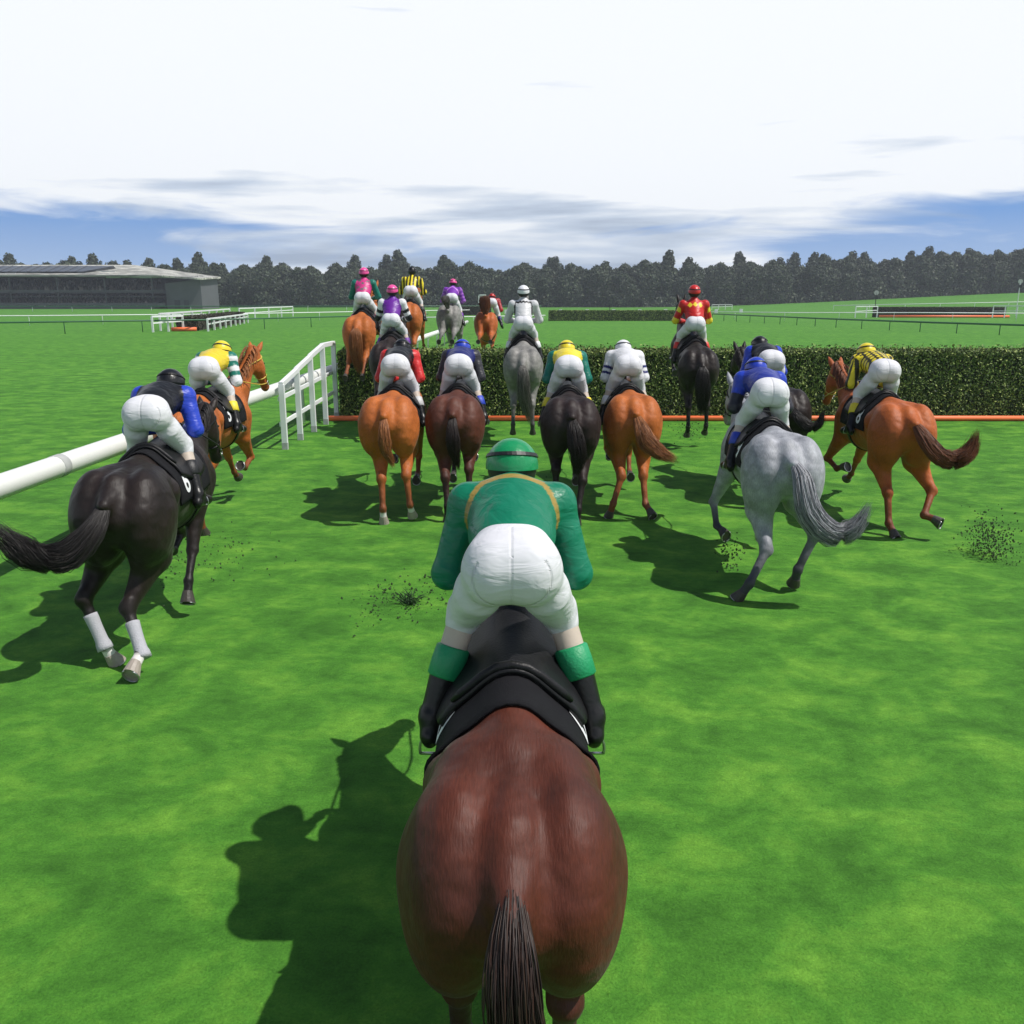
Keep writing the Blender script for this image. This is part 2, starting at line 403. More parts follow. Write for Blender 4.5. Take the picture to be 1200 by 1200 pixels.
def strands(name,pts,prof,mat,parent,n=380,w0=.008,root=.03,seg=10,rng=None,wild=.02,flat=1.0,lmin=.28):
    rng=rng or np.random.RandomState(3)
    C=bez(pts,seg); V=[];F=[];T=[]
    tt=np.linspace(0,1,seg+1); prof_r=np.interp(tt,np.linspace(0,1,len(prof)),prof)*.86
    tan=np.gradient(C,axis=0); tan/=np.linalg.norm(tan,axis=1)[:,None]
    up=np.array([1,0,0.0]) if abs(tan[:,0]).mean()<.8 else np.array([0,1.0,0])
    U=np.cross(tan,up); U/=np.linalg.norm(U,axis=1)[:,None]; W=np.cross(tan,U)
    for i in range(n):
        a=rng.rand()*2*math.pi; r=math.sqrt(rng.rand()); ox,oy=math.cos(a)*r,math.sin(a)*r
        ln=lmin+(1-lmin)*rng.rand()**.75+0.12*(rng.rand()-.5)
        ph=rng.rand()*6; fr=3+3*rng.rand(); wl=wild*(rng.rand()+.3)
        tint=rng.rand(); clump=rng.rand()*6.28
        prevb=len(V)
        for j in range(seg+1):
            u=j/seg*ln; x=min(u,1)*seg; k=min(int(x),seg-1); f=x-k
            c=C[k]*(1-f)+C[k+1]*f + (max(u-1,0))*(C[-1]-C[-2])*seg
            rr=root*(1-u)+prof_r[k]*(1-f)*1+prof_r[k+1]*f
            rr=prof_r[k]*(1-f)+prof_r[k+1]*f
            uu=U[k];ww=W[k]
            wob=wl*u*math.sin(ph+u*fr*2)
            c=c+uu*(oy*rr*flat+wob)+ww*(ox*rr+wob*math.cos(clump))
            w=w0*(1-.8*(j/seg)**2) if j<seg else w0*.1
            for q in range(3):
                b=q*2.094+ph
                V.append(c+(uu*math.cos(b)+ww*math.sin(b))*w); T.append(tint)
        for j in range(seg):
            for q in range(3):
                b=prevb+j*3
                F.append((b+q,b+(q+1)%3,b+3+(q+1)%3,b+3+q))
    V=np.array(V)
    return mesh_np(name,V,np.array(F),mat,parent,attrs={'tint':np.array(T)})
def project(prims,O,D,rmax=.7,off=0.0):
    """march outside-in along D from O: outermost surface distance"""
    ts=np.linspace(rmax,0.02,60); best=np.full(len(O),0.05); found=np.zeros(len(O),bool); prev=np.full(len(O),rmax)
    for t in ts:
        d=sdf_eval(prims,O+D*t)
        hit=(~found)&(d<0); 
        if hit.any():
            lo=np.full(hit.sum(),t); hi=lo+(rmax-.02)/59
            for _ in range(8):
                m=(lo+hi)/2; dm=sdf_eval(prims,O[hit]+D[hit]*m[:,None]); lo=np.where(dm<0,m,lo); hi=np.where(dm<0,hi,m)
            best[hit]=lo; found|=hit
    return O+D*(best+off)[:,None]
AX=1.02
def wrap_sheet(name,prims,ys,phis_fn,nphi,off,thick,mat,parent,smooth=True):
    """a sheet laid over the barrel; ys array, phis_fn(y)->(phi0,phi1) degrees"""
    O=[];D=[]
    for y in ys:
        p0,p1=phis_fn(y)
        for a in np.linspace(R(p0),R(p1),nphi):
            O.append((0,y,AX)); D.append((math.sin(a),0,math.cos(a)))
    O=np.array(O);D=np.array(D); S=project(prims,O,D,.62,off)
    n=len(ys); m=nphi
    A=S+D*thick
    V=np.concatenate([S,A]); F=[]
    b=n*m
    for i in range(n-1):
        for j in range(m-1):
            q=(i*m+j,i*m+j+1,(i+1)*m+j+1,(i+1)*m+j)
            F.append(tuple(b+x for x in q[::-1])[::-1] if False else (b+q[0],b+q[3],b+q[2],b+q[1])); F.append(q)
    for i in range(n-1):
        for j,fl in ((0,0),(m-1,1)):
            q=(i*m+j,(i+1)*m+j,b+(i+1)*m+j,b+i*m+j); F.append(q if fl==0 else q[::-1])
    for j in range(m-1):
        for i,fl in ((0,1),(n-1,0)):
            q=(i*m+j,i*m+j+1,b+i*m+j+1,b+i*m+j); F.append(q[::-1] if fl else q)
    # flip to outward
    return mesh_np(name,V,np.array(F)[:,::-1],mat,parent,smooth=smooth)
def ring(prims,c,u,v,off,n=20):
    c=np.array(c,float); O=np.tile(c,(n,1)); A=np.linspace(0,2*math.pi,n,endpoint=False)
    D=np.cos(A)[:,None]*np.array(u)+np.sin(A)[:,None]*np.array(v)
    return project(prims,O,D,.3,off)
FONT_CACHE={}
def text_pts(s,size,sub=2):
    key=(s,)
    cu=bpy.data.curves.new('t','FONT'); cu.body=s; cu.size=1; cu.align_x='CENTER'; cu.align_y='CENTER'; cu.resolution_u=4; cu.offset=0.02
    o=bpy.data.objects.new('t',cu); COL.objects.link(o)
    dg=bpy.context.evaluated_depsgraph_get(); me=bpy.data.meshes.new_from_object(o.evaluated_get(dg))
    import bmesh
    bm=bmesh.new(); bm.from_mesh(me); bmesh.ops.subdivide_edges(bm,edges=bm.edges[:],cuts=sub,use_grid_fill=False); bmesh.ops.triangulate(bm,faces=bm.faces[:])
    V=np.array([v.co[:] for v in bm.verts]); F=np.array([[v.index for v in f.verts] for f in bm.faces])
    bm.free(); COL.objects.unlink(o); bpy.data.objects.remove(o); bpy.data.meshes.remove(me)
    return V*size,F
COAT={
 'bay':  (coat_mat('coat_bay',(0.095,0.023,0.012),(0.052,0.014,0.008),(0.015,0.009,0.008)),hair_mat('hair_bay',(0.012,0.008,0.007),(0.04,0.02,0.014))),
 'dbay': (coat_mat('coat_dark_bay',(0.105,0.032,0.018),(0.07,0.022,0.013),(0.012,0.008,0.007)),hair_mat('hair_dbay',(0.010,0.007,0.006),(0.022,0.012,0.010))),
 'brown':(coat_mat('coat_brown',(0.024,0.013,0.012),(0.014,0.009,0.008),(0.010,0.007,0.007)),hair_mat('hair_brown',(0.008,0.006,0.006),(0.02,0.014,0.012))),
 'black':(coat_mat('coat_black',(0.019,0.012,0.010),(0.010,0.007,0.006),(0.008,0.007,0.007),rough=.5),hair_mat('hair_black',(0.008,0.007,0.007),(0.022,0.018,0.017))),
 'chestnut':(coat_mat('coat_chestnut',(0.46,0.13,0.027),(0.32,0.085,0.018),(0.10,0.035,0.018)),hair_mat('hair_chestnut',(0.16,0.055,0.02),(0.38,0.15,0.05))),
 'redchest':(coat_mat('coat_red_chestnut',(0.44,0.11,0.024),(0.31,0.075,0.017),(0.05,0.018,0.011)),hair_mat('hair_redchest',(0.05,0.02,0.012),(0.22,0.07,0.025))),
 'grey': (coat_mat('coat_grey',(0.42,0.43,0.46),(0.28,0.29,0.32),(0.045,0.045,0.052),dapple=.25),hair_mat('hair_grey',(0.07,0.07,0.08),(0.45,0.46,0.49))),
 'dgrey':(coat_mat('coat_dark_grey',(0.30,0.29,0.27),(0.19,0.185,0.175),(0.05,0.05,0.048),dapple=.25),hair_mat('hair_dgrey',(0.04,0.038,0.035),(0.24,0.23,0.21))),
}
def root_matrix(X,Y,yaw,pitch,z,roll=0):
    Rm=Matrix.Rotation(R(-yaw),4,'Z')@Matrix.Rotation(R(pitch),4,'X')@Matrix.Rotation(R(roll),4,'Y')
    piv=Vector((0,0,1.1))
    return Matrix.Translation(Vector((X,Y,z))+piv)@Rm@Matrix.Translation(-piv)
def make_horse(i,X,Y,yaw,coat,label,P,number=None,pitch=0,jump=None,h=.02,roll=0,group='racehorses galloping at the fence'):
    pr,hoofs,J,poll,muz,hd=horse_prims(P)
    Rm=root_matrix(0,0,yaw,pitch,0,roll)
    lowest=min((Rm@(Vector(pa)+Vector(pa-fe).normalized()*.068)).z for _,fe,pa in hoofs)
    z=-lowest if jump is None else jump
    Mx=root_matrix(X,Y,yaw,pitch,z,roll)
    root=empty('racehorse'); root.matrix_world=Mx
    tag(root,label,'horse',group)
    cm,hm=COAT[coat]
    V,Q=mesh_sdf(pr,h,1)
    pt=weights(pr,V,.015)
    if coat in('chestnut','redchest'): pt=pt*.75
    sock=np.zeros(len(V))
    for nm,amt in P.get('sock',{}).items():
        _,_,kn,fe,pa=J[nm]
        s0=kn+(fe-kn)*(1-amt)
        for a,b,r in (((s0,fe,.062),(fe,pa,.07)) if amt>.1 else ((fe*.35+pa*.65,pa+(pa-fe)*.3,.055),)):
            d,_t=sdf1(cap(a,b,r),V); sock=np.maximum(sock,np.clip(.5-d/.01,0,1))
    body=mesh_np('body',V,Q,cm,root,attrs={'pt':pt,'sock':sock})
    T=[p for p in pr if p['g']=='torso']
    # hooves
    for nm,fe,pa in hoofs:
        mb=MB(); pts=hoof_mesh(mb,fe,pa,0)
        ho=mb.build('hoof',M['hoof_pale'] if nm in P.get('sock',{}) else M['hoof'],root,smooth=False)
        if h<=.02:
            m2=MB(); m2.tube(pts,.0055,6); m2.build('horseshoe',M['steel'],ho,smooth=True)
    for nm in P.get('wrap',()):
        _,_,kn,fe,pa=J[nm]; mb=MB(); 
        n=12; pts=[kn+(fe-kn)*(.34+.80*q/n) for q in range(n+1)]
        mb.tube(pts,[.047 if 0<q<n else .04 for q in range(n+1)] if nm[0]=='f' else [ (.050-.006*math.sin(math.pi*q/n))+(.006 if q>n-3 else 0) for q in range(n+1)],14)
        mb.build('leg_wrap',M['wrap'],root,smooth=True)
    rng=np.random.RandomState(100+i)
    tl=P.get('tail',[(0,-1.14,1.27),(0,-1.30,1.14),(.02,-1.36,.9),(.03,-1.30,.60)])
    strands('tail',tl,P.get('tprof',[.035,.075,.085,.075,.045]),hm,root,n=int(P.get('tn',520)*2.4),w0=P.get('tw',.0032),rng=rng,wild=P.get('twild',.028),flat=P.get('tflat',.75))
    # mane
    mv=[]; poll_t=poll+np.array([0,-.03,.09]); wit=np.array([0,.50,1.40])
    F=[];Tn=[];
    for q in range(170):
        t=rng.rand(); b=wit+(poll_t-wit)*t+np.array([0,0,.02-.10*math.sin(math.pi*t)*0.3]); sd=1 if rng.rand()<.25 else -1
        ln=.13+.09*rng.rand(); base=len(mv); tn=rng.rand()
        for j in range(5):
            u=j/4; c=b+np.array([sd*(.02+.075*math.sin(u*1.5)),-.05*u-.05*rng.rand()*u,.03*math.sin(u*2.2)-ln*u*u])
            w=.012*(1-u*.8)
            mv+= [c+np.array([0,-w,0]),c+np.array([0,w,0]),c+np.array([sd*.006,0,.004])]; Tn+=[tn]*3
        for j in range(4):
            for k2 in range(3): F.append((base+j*3+k2,base+j*3+(k2+1)%3,base+j*3+3+(k2+1)%3,base+j*3+3+k2))
    mesh_np('mane',np.array(mv),np.array(F),hm,root,attrs={'tint':np.array(Tn)})
    # ears + eyes
    upv=np.cross(hd,[1,0,0]); upv/=np.linalg.norm(upv)
    if upv[2]<0: upv=-upv
    for s in (-1,1):
        mb=MB(); b=poll+np.array([s*.05,0,0])+upv*.085-hd*.0; d=(upv*.9-hd*.25+np.array([s*.18,0,0])); d/=np.linalg.norm(d)
        pts=[b+d*(.17*u) for u in (-.12,.1,.35,.6,.85,1.0)]
        mb.tube(pts,[.026,.034,.036,.028,.014,.002],8); mb.build('ear',cm,root,smooth=True)
        mb=MB(); e=poll+hd*.17+upv*.045+np.array([s*.066,0,0]); mb.tube([e+np.array([s*(-.02+.03*math.sin(u)),0,0])+hd*.018*-math.cos(u) for u in np.linspace(0,3.14,5)],[.002,.014,.018,.014,.002],8)
        mb.build('eye',M['eye'],root,smooth=True)
    # bridle
    bm_=M['bridle_y'] if P.get('ybridle') else M['leather']
    mb=MB(); head=[p for p in pr if p['g']!='torso']
    c1=poll+hd*.34; c0=poll+hd*.06
    X_=np.array([1.0,0,0]); r1=ring(pr,c1,X_,upv,.003); mb.tube([tuple(p) for p in r1],.009,6,closed=True)
    r0=ring(pr,c0,X_,upv+hd*.15,.003); mb.tube([tuple(p) for p in r0],.009,6,closed=True)
    for s in (-1,1):
        a=poll+hd*.06+np.array([s*.085,0,.03]); b=poll+hd*.40+np.array([s*.058,0,-.01]); mb.tube([a,(a+b)/2+np.array([s*.006,0,0]),b],.008,6)
    br=mb.build('bridle',bm_,root,smooth=True)
    hand=P.get('hands',(.07,.55,1.50))
    for s in (-1,1):
        bit=poll+hd*.42+np.array([s*.06,0,-.02]); hp=np.array([s*hand[0],hand[1],hand[2]])
        mid=(bit+hp)/2+np.array([s*.10,0,-.04]); mb=MB(); mb.tube(bez([bit,mid,hp],8).tolist(),.007,6); mb.build('rein',bm_,root,smooth=True)
        mb=MB(); mb.tube([bit+np.array([s*.006,.028*math.cos(a),.028*math.sin(a)]) for a in np.linspace(0,6.28,13)[:-1]],.005,5,closed=True); mb.build('bit_ring',M['steel'],br,smooth=True)
    # saddle cloth with number
    by=P.get('cloth_back',-.46)
    cl=wrap_sheet('saddle_cloth',T,np.linspace(by,.30,20),lambda y:(-86,86),34,.008,.012,M['cloth'],root)
    if number:
        for s in (-1,1):
            Vt,Ft=text_pts(number,.27)
            # u along +-y (reading), v up the flank
            ang=R(P.get('nphi',58))-Vt[:,1]/.33
            O=np.stack([np.zeros(len(Vt)),-.285+ (Vt[:,0]*(1 if s>0 else -1)),np.full(len(Vt),AX)],1)
            D=np.stack([s*np.sin(ang),np.zeros(len(Vt)),np.cos(ang)],1)
            S=project(T,O,D,.62,.0235)
            mesh_np('cloth_number',S,Ft,M['number'],cl,smooth=False)
    sd=wrap_sheet('saddle',T,np.linspace(-.33,.20,14),lambda y:(-48-14*math.sin((y+.33)*5),48+14*math.sin((y+.33)*5)),26,.024,.022,M['leather'],root)
    mb=MB()
    # cantle roll
    A=np.linspace(R(-34),R(34),11); O=np.array([(0,-.31,AX)]*11); D=np.stack([np.sin(A),0*A,np.cos(A)],1); S=project(T,O,D,.62,.055)
    mb.tube(S.tolist(),[.008]+[.018]*9+[.008],8); mb.build('cantle',M['leather'],sd,smooth=True)
    wrap_sheet('girth',T,np.linspace(.0,.09,4),lambda y:(82,278),40,.004,.006,M['leather'],root)
    for s in (-1,1):
        f=np.array([s*.335,-.09,.98]); mb=MB()
        mb.tube([f+np.array([s*.035*0,.0,.0])+np.array([.046*math.cos(a)-s*.012,0,.07*math.sin(a)]) for a in np.linspace(-.3,3.44,12)]+[f+np.array([-.042-s*.012,0,-.02]),f+np.array([.042-s*.012,0,-.02])],.006,6,closed=True)
        top=np.array([s*.22,-.02,1.28]); mb.tube([f+np.array([0,0,.07]),(f+top)/2+np.array([s*.03,0,0]),top],.007,6)
        mb.build('stirrup',M['steel'],sd,smooth=True)
    return root,Mx
# ---------------------------------------------------------------- jockey
def jockey_def(kind='crouch'):
    j={}
    if kind=='crouch':
        j['hip']=np.array([0,-.20,1.72]); j['chest']=np.array([0,.18,1.785]); j['neck']=np.array([0,.32,1.825]); j['head']=np.array([0,.43,1.875])
        j['sh']=(.172,.22,1.80); j['el']=(.255,.13,1.535); j['ha']=(.075,.48,1.50)
        j['knee']=(.180,.03,1.435); j['ank']=(.310,-.15,1.055); j['htilt']=12
    elif kind=='up':
        j['hip']=np.array([0,-.20,1.70]); j['chest']=np.array([0,.06,1.90]); j['neck']=np.array([0,.11,2.02]); j['head']=np.array([0,.17,2.15])
        j['sh']=(.19,.07,1.955); j['el']=(.30,.10,1.66); j['ha']=(.08,.40,1.56)
        j['knee']=(.195,.04,1.42); j['ank']=(.310,-.15,1.05); j['htilt']=0
    elif kind=='mid':
        j['hip']=np.array([0,-.20,1.70]); j['chest']=np.array([0,.15,1.80]); j['neck']=np.array([0,.24,1.90]); j['head']=np.array([0,.33,1.985])
        j['sh']=(.19,.17,1.84); j['el']=(.29,.10,1.54); j['ha']=(.08,.44,1.50)
        j['knee']=(.195,.04,1.42); j['ank']=(.310,-.15,1.05); j['htilt']=6
    return j
ZB=.95
def S3(p,s): return np.array([p[0]*s,p[1],p[2]],float)
def jersey_prims(j):
    hip,ch,nk=j['hip'],j['chest'],j['neck']
    d=(ch-hip)/np.linalg.norm(ch-hip); rx=math.atan2(d[2],d[1])
    pr=[ell(hip*.42+ch*.58,(.165,.24,.125),.05,rx=rx,g='t'), ell(ch,(.185,.17,.125),.05,rx=rx,g='t'),
        cap(hip*.78+ch*.22,ch,.125,.13,.05,g='t'), cap(ch,nk,.10,.072,.04,g='t')]
    for s in (-1,1):
        sh,el,ha=S3(j['sh'],s),S3(j['el'],s),S3(j['ha'],s)
        w=el+(ha-el)*.88
        pr+=[cap(ch+np.array([s*.05,0,0]),sh,.10,.078,.04,g='t'), cap(sh,el,.076,.062,.03,g='a'), cap(el,w,.062,.042,.025,g='a')]
    return pr,d
def jersey_coords(j,V):
    hip,ch,nk=j['hip'],j['chest'],j['neck']; ax=nk-hip; Lx=np.linalg.norm(ax); v=((V-hip)@(ax/Lx))/Lx
    u=V[:,0]; 
    bestd=np.full(len(V),9.0); at=np.zeros(len(V)); arm=np.zeros(len(V),bool)
    for s in (-1,1):
        sh,el,ha=S3(j['sh'],s),S3(j['el'],s),S3(j['ha'],s)
        for k,(a,b,t0,t1) in enumerate(((sh,el,0,.5),(el,ha,.5,1))):
            d,t=sdf1(cap(a,b,.06),V); m=(d<bestd); bestd=np.where(m,d,bestd); at=np.where(m,t0+(t1-t0)*t,at)
    dt,_=sdf1(cap(hip,ch,.14,.155),V); dt2=np.minimum(dt,sdf1(cap(ch,nk,.15,.07),V)[0])
    arm=(bestd<dt2-.005)|(np.abs(V[:,0])>.215)
    return u,v,arm,at
JC={}
def jockey_base(kind,h):
    key=(kind,h)
    if key in JC: return JC[key]
    j=jockey_def(kind); hip=j['hip']; out={'j':j}
    # jersey
    pr,d=jersey_prims(j); out['jersey']=mesh_sdf(pr,h,1); 
    # breeches
    pr=[ell(hip+np.array([0,.02,.01]),(.145,.15,.12),.05), ell(hip+np.array([0,.11,.03]),(.13,.12,.10),.05)]
    for s in (-1,1):
        b=hip+np.array([s*.075,-.035,-.02]); kn=S3(j['knee'],s)
        pr+=[ell(b,(.095,.110,.122),.07)]
        th0=hip+np.array([s*.085,.0,-.03])
        pr+=[cap(th0,kn,.090,.066,.03), cap(th0*.6+kn*.4+np.array([0,-.02,-.02]),kn+np.array([0,-.015,-.03]),.09,.062,.03),
             cap(kn,kn+(S3(j['ank'],s)-kn)*.14,.070,.062,.02)]
    V,Q=mesh_sdf(pr,h,1)
    seam=.6*np.exp(-(V[:,0]/.003)**2)*(V[:,1]<hip[1]+.02)
    q=V-(hip+np.array([0,0,-.005])); rr=np.sqrt((q[:,0]/.135)**2+(q[:,2]/.115)**2)
    e2=.7*np.exp(-((rr-1)/.025)**2)*(q[:,1]<-.02)*(q[:,2]<.06); seam=np.maximum(seam,e2)
    out['breeches']=(V,Q,seam)
    # body: head, neck, slim trunk, arms with hands, shins
    hd=j['head']; tl=R(j['htilt']); f=np.array([0,math.cos(tl),-math.sin(tl)]); u=np.array([0,math.sin(tl),math.cos(tl)])
    pr=[cap(hip,j['chest'],.10,.11,.04), cap(j['chest'],hd-u*.04,.06,.052,.03), ell(hd,(.078,.095,.10),.02,rx=-tl), cap(hd-u*.05+f*.045,hd-u*.075+f*.06,.045,.035,.03),
        cap(hd+f*.09-u*.0,hd+f*.112-u*.025,.011,.015,.012), ell(hd+f*.085-u*.055,(.024,.012,.01),.006)]
    for s in (-1,1):
        pr.append(ell(hd+np.array([s*.080,0,0])-u*.015+f*-.005,(.011,.02,.032),.008))
        sh,el,ha=S3(j['sh'],s),S3(j['el'],s),S3(j['ha'],s)
        pr+=[cap(j['chest'],sh,.07,.05,.03),cap(sh,el,.045,.04,.02),cap(el,ha,.04,.027,.02)]
        dr=(ha-el)/np.linalg.norm(ha-el); pal=ha+dr*.045
        pr.append(ell(pal,(.026,.045,.038),.01))
        for k in range(4):
            b=pal+dr*.035+np.array([0,0,.028-.019*k]); c=b+dr*.028+np.array([-s*.012,0,0]); e=c+np.array([-s*.026,-.006,0]); t=e-dr*.022
            ln=(1,1.05,1,.85)[k]
            pr+=[cap(b,c,.0105,.010,.004),cap(c,e,.010,.0095,.004),cap(e,t,.0095,.0085,.003)]
        tb=pal+np.array([-s*.012,-.01,.03]); pr+=[cap(tb,tb+dr*.03+np.array([-s*.018,0,.008]),.0125,.011,.006),cap(tb+dr*.03+np.array([-s*.018,0,.008]),tb+dr*.055+np.array([-s*.022,0,-.004]),.011,.009,.004)]
        hh=hip+np.array([s*.09,0,-.02]); kn,an=S3(j['knee'],s),S3(j['ank'],s)
        pr+=[cap(hip,hh,.08,.08,.03),cap(hh,kn,.085,.055,.03), cap(kn,kn*.45+an*.55,.056,.053,.02), cap(kn*.45+an*.55,an,.05,.035,.02)]
    V,Q=mesh_sdf(pr,min(h,.010),1)
    out['body']=(V,Q)
    out['bcol']=('kn',)
    # boots
    bt=[]
    for s in (-1,1):
        kn,an=S3(j['knee'],s),S3(j['ank'],s); top=kn+(an-kn)*.48
        heel=an+np.array([s*.005,-.045,-.055]); toe=an+np.array([s*.03,.15,-.075])
        pr=[cap(top,an,.064,.046,.01), cap(an,heel,.045,.035,.025), cap(heel,toe,.034,.036,.02), cap(an,toe,.044,.032,.02),cap(heel,heel+np.array([0,0,-.022]),.03,.03,.005)]
        bt.append(mesh_sdf(pr,h,1)); 
    out['boots']=bt
    JC[key]=out
    return out
BLACK=(0.007,0.007,0.008)
def make_jockey(i,Mx,label,hel,jer,cuff,kind='crouch',h=.013,turn=0,seat=(0,0,0),group='jockeys riding in the race',body_dark=False):
    B=jockey_base(kind,h); j=B['j']
    off=np.array([0,0,-ZB])
    root=empty('person'); root.matrix_world=Mx@Matrix.Translation(Vector(seat)+Vector((0,0,ZB)))@Matrix.Rotation(R(turn),4,'Z')
    tag(root,label,'jockey',group)
    V,Q=B['body']; c=np.tile(np.array((0.42,0.22,0.15)),(len(V),1))
    # below knee stocking colour, gloves black
    low=V[:,2]<j['hip'][2]-.16; 
    armv=np.zeros(len(V),bool)
    c[low]=(0.50,0.42,0.35)
    for s in (-1,1):
        el,ha=S3(j['el'],s),S3(j['ha'],s); d=np.linalg.norm(V-(ha+(ha-el)/np.linalg.norm(ha-el)*.05),axis=1); c[d<.085]=(.03,.03,.03)
    nkd=(V[:,2]>j['chest'][2]+.02)&(V[:,1]<j['head'][1]-.03)&(np.abs(V[:,0])<.072); c[nkd]=(.02,.016,.014)
    mesh_np('body',V+off,Q,M['body'],root,attrs={'col':c})
    V,Q,seam=B['breeches']; n=len(V); c=np.tile(np.array((0.63,0.63,0.66)),(n,1))*(1-.22*seam[:,None])
    mesh_np('breeches',V+off,Q,M['breeches'],root,attrs={'col':c,'seam':seam})
    V,Q=B['jersey']; u,v,arm,at=jersey_coords(j,V)
    c=np.zeros((len(V),3)); jer(c,u,v,arm,at,V,j)
    mesh_np('jersey',V+off,Q,M['silk'],root,attrs={'col':c})
    for s,(V,Q) in zip((-1,1),B['boots']):
        b=mesh_np('boot',V+off,Q,M['boot'],root)
        kn,an=S3(j['knee'],s)+off,S3(j['ank'],s)+off
        mb=MB(); pts=[kn+(an-kn)*t for t in (.36,.375,.5,.63,.645)]
        mb.tube(pts,[.058,.0665,.069,.068,.060],18); mb.build('boot_cuff',matcol(cuff),b,smooth=True)
    # helmet
    hd=j['head']+off; tl=R(j['htilt']); f=np.array([0,math.cos(tl),-math.sin(tl)]); uu=np.array([0,math.sin(tl),math.cos(tl)]); X_=np.array([1.0,0,0])
    def shell(a0,a1,r,nm,mat,par,rings=9,thick=.006,bulge=0):
        n=28; V=[];F=[]
        for q in range(rings+1):
            e=a0+(a1-a0)*q/rings
            for k in range(n):
                a=2*math.pi*k/n
                x=math.cos(e)*math.cos(a)*r[0]; y=math.cos(e)*math.sin(a)*r[1]; z=math.sin(e)*r[2]
                if y>0 and e<R(12): pass
                V.append(hd+X_*x+f*(y-.004)+uu*(z+.012))
        for q in range(rings):
            for k in range(n): F.append((q*n+k,q*n+(k+1)%n,(q+1)*n+(k+1)%n,(q+1)*n+k))
        F2=[f_ for f_ in F]
        if a1>R(85): F2.append(tuple(rings*n+k for k in range(n)))
        return mesh_np(nm,V,F2,mat,par)
    he=shell(R(-4),R(89),(.110,.132,.118),'helmet',helmat(hel),root)
    # peak, button, strap, liner
    mb=MB(); 
    n=11; top=[];bot=[]
    for k in range(n):
        a=R(25+130*k/(n-1)); p=hd+X_*math.cos(a)*.106+f*(math.sin(a)*.128)+uu*.012; q=p+f*(.05*math.sin((a-R(25))/R(130)*math.pi))-uu*.012
        top.append(p);bot.append(q)
    mb.add(top+bot+[p-uu*.005 for p in top]+[p-uu*.005 for p in bot],[(k,k+1,n+k+1,n+k) for k in range(n-1)]+[(2*n+k,3*n+k,3*n+k+1,2*n+k+1) for k in range(n-1)]+[(n+k,n+k+1,3*n+k+1,3*n+k) for k in range(n-1)])
    mb.build('helmet_peak',helmat(hel),he,smooth=False)
    mb=MB(); nn=32; pts=[]
    for k in range(nn):
        a=2*math.pi*k/nn; e=R(24-9*math.sin(a)*-1) if False else R(22-10*math.sin(a)); r_=math.cos(e)
        pts.append(hd+X_*math.cos(a)*r_*.1125+f*(math.sin(a)*r_*.1345-.004)+uu*(math.sin(e)*.1195+.012))
    # flat strap
    Vs=[];Fs=[]
    for k,p in enumerate(pts):
        nrm=(p-hd); nrm/=np.linalg.norm(nrm); w=np.cross(nrm,np.roll(pts,-1,0)[k]-p); w/=np.linalg.norm(w)
        for a,b in ((-.008,-.003),(.008,-.003),(.008,.003),(-.008,.003)): Vs.append(p+w*a+nrm*b)
    for k in range(nn):
        for q in range(4): Fs.append((k*4+q,k*4+(q+1)%4,((k+1)%nn)*4+(q+1)%4,((k+1)%nn)*4+q))
    mesh_np('goggle_strap',Vs,Fs,M['liner'] if hel is not BLACK else M['leather'],he,smooth=False)
    li=shell(R(-32),R(-2),(.103,.124,.118),'helmet_liner',M['liner'],he,rings=3)
    return root
MC={}
def matcol(c):
    if c not in MC: MC[c]=simple('dyed_fabric',c+(1,),.5,.12,15,.2,80)
    return MC[c]
HC={}
def helmat(c):
    if c not in HC: HC[c]=simple('helmet_silk',c+(1,),.33,.12,14,.25,26)
    return HC[c]
HAZE=0.0005; EXPO=0.0; SKYOFF=(1.3,.4)
# ---------------------------------------------------------------- silks
def C3(*a): return np.array(srgb(*a)[:3])
GREEN=(0.005,0.16,0.085); HGREEN=(0.006,0.22,0.075); GOLD=(0.30,0.21,0.05); BLUE=(0.02,0.05,0.42); NAVY=(0.012,0.016,0.12)
YEL=(0.72,0.58,0.03); RED=(0.50,0.018,0.015); WHITE=(0.68,0.68,0.70); PINK=(0.72,0.07,0.28); PURP=(0.13,0.02,0.28); TEAL=(0.01,0.15,0.11); GREY=(0.10,0.10,0.11)
def jr_plain(body,arm=None):
    def f(c,u,v,am,at,V,j): c[:]=body; c[am]=arm if arm is not None else body
    return f
def jr_1(c,u,v,am,at,V,j):
    c[:]=GREEN
    band=(~am)&(np.abs(v-(.80-2.0*u*u-2.6*np.maximum(np.abs(u)-.12,0)))<.05)&(np.abs(u)<.19); c[band]=GOLD
def jr_hoops(body,a1,a2,f0=7,band=None):
    def f(c,u,v,am,at,V,j):
        c[:]=body; c[am]=a1; m=am&(np.sin(at*f0*2*math.pi)>0); 
        if band is not None: m&=(at>band[0])&(at<band[1])
        c[m]=a2
    return f
def jr_6(c,u,v,am,at,V,j):
    c[:]=YEL; c[am]=TEAL; c[(~am)&(np.abs(v-.80)<.05)]=(0.01,.16,.07)
def jr_5(c,u,v,am,at,V,j):
    c[:]=NAVY; c[am]=(0.03,.03,.036); c[(~am)&(v>.93)&(u<0.02)]=RED
def jr_8(c,u,v,am,at,V,j):
    c[:]=(0.022,0.035,0.24); c[am]=(0.025,.025,.035); c[am&(at<.28)]=BLUE
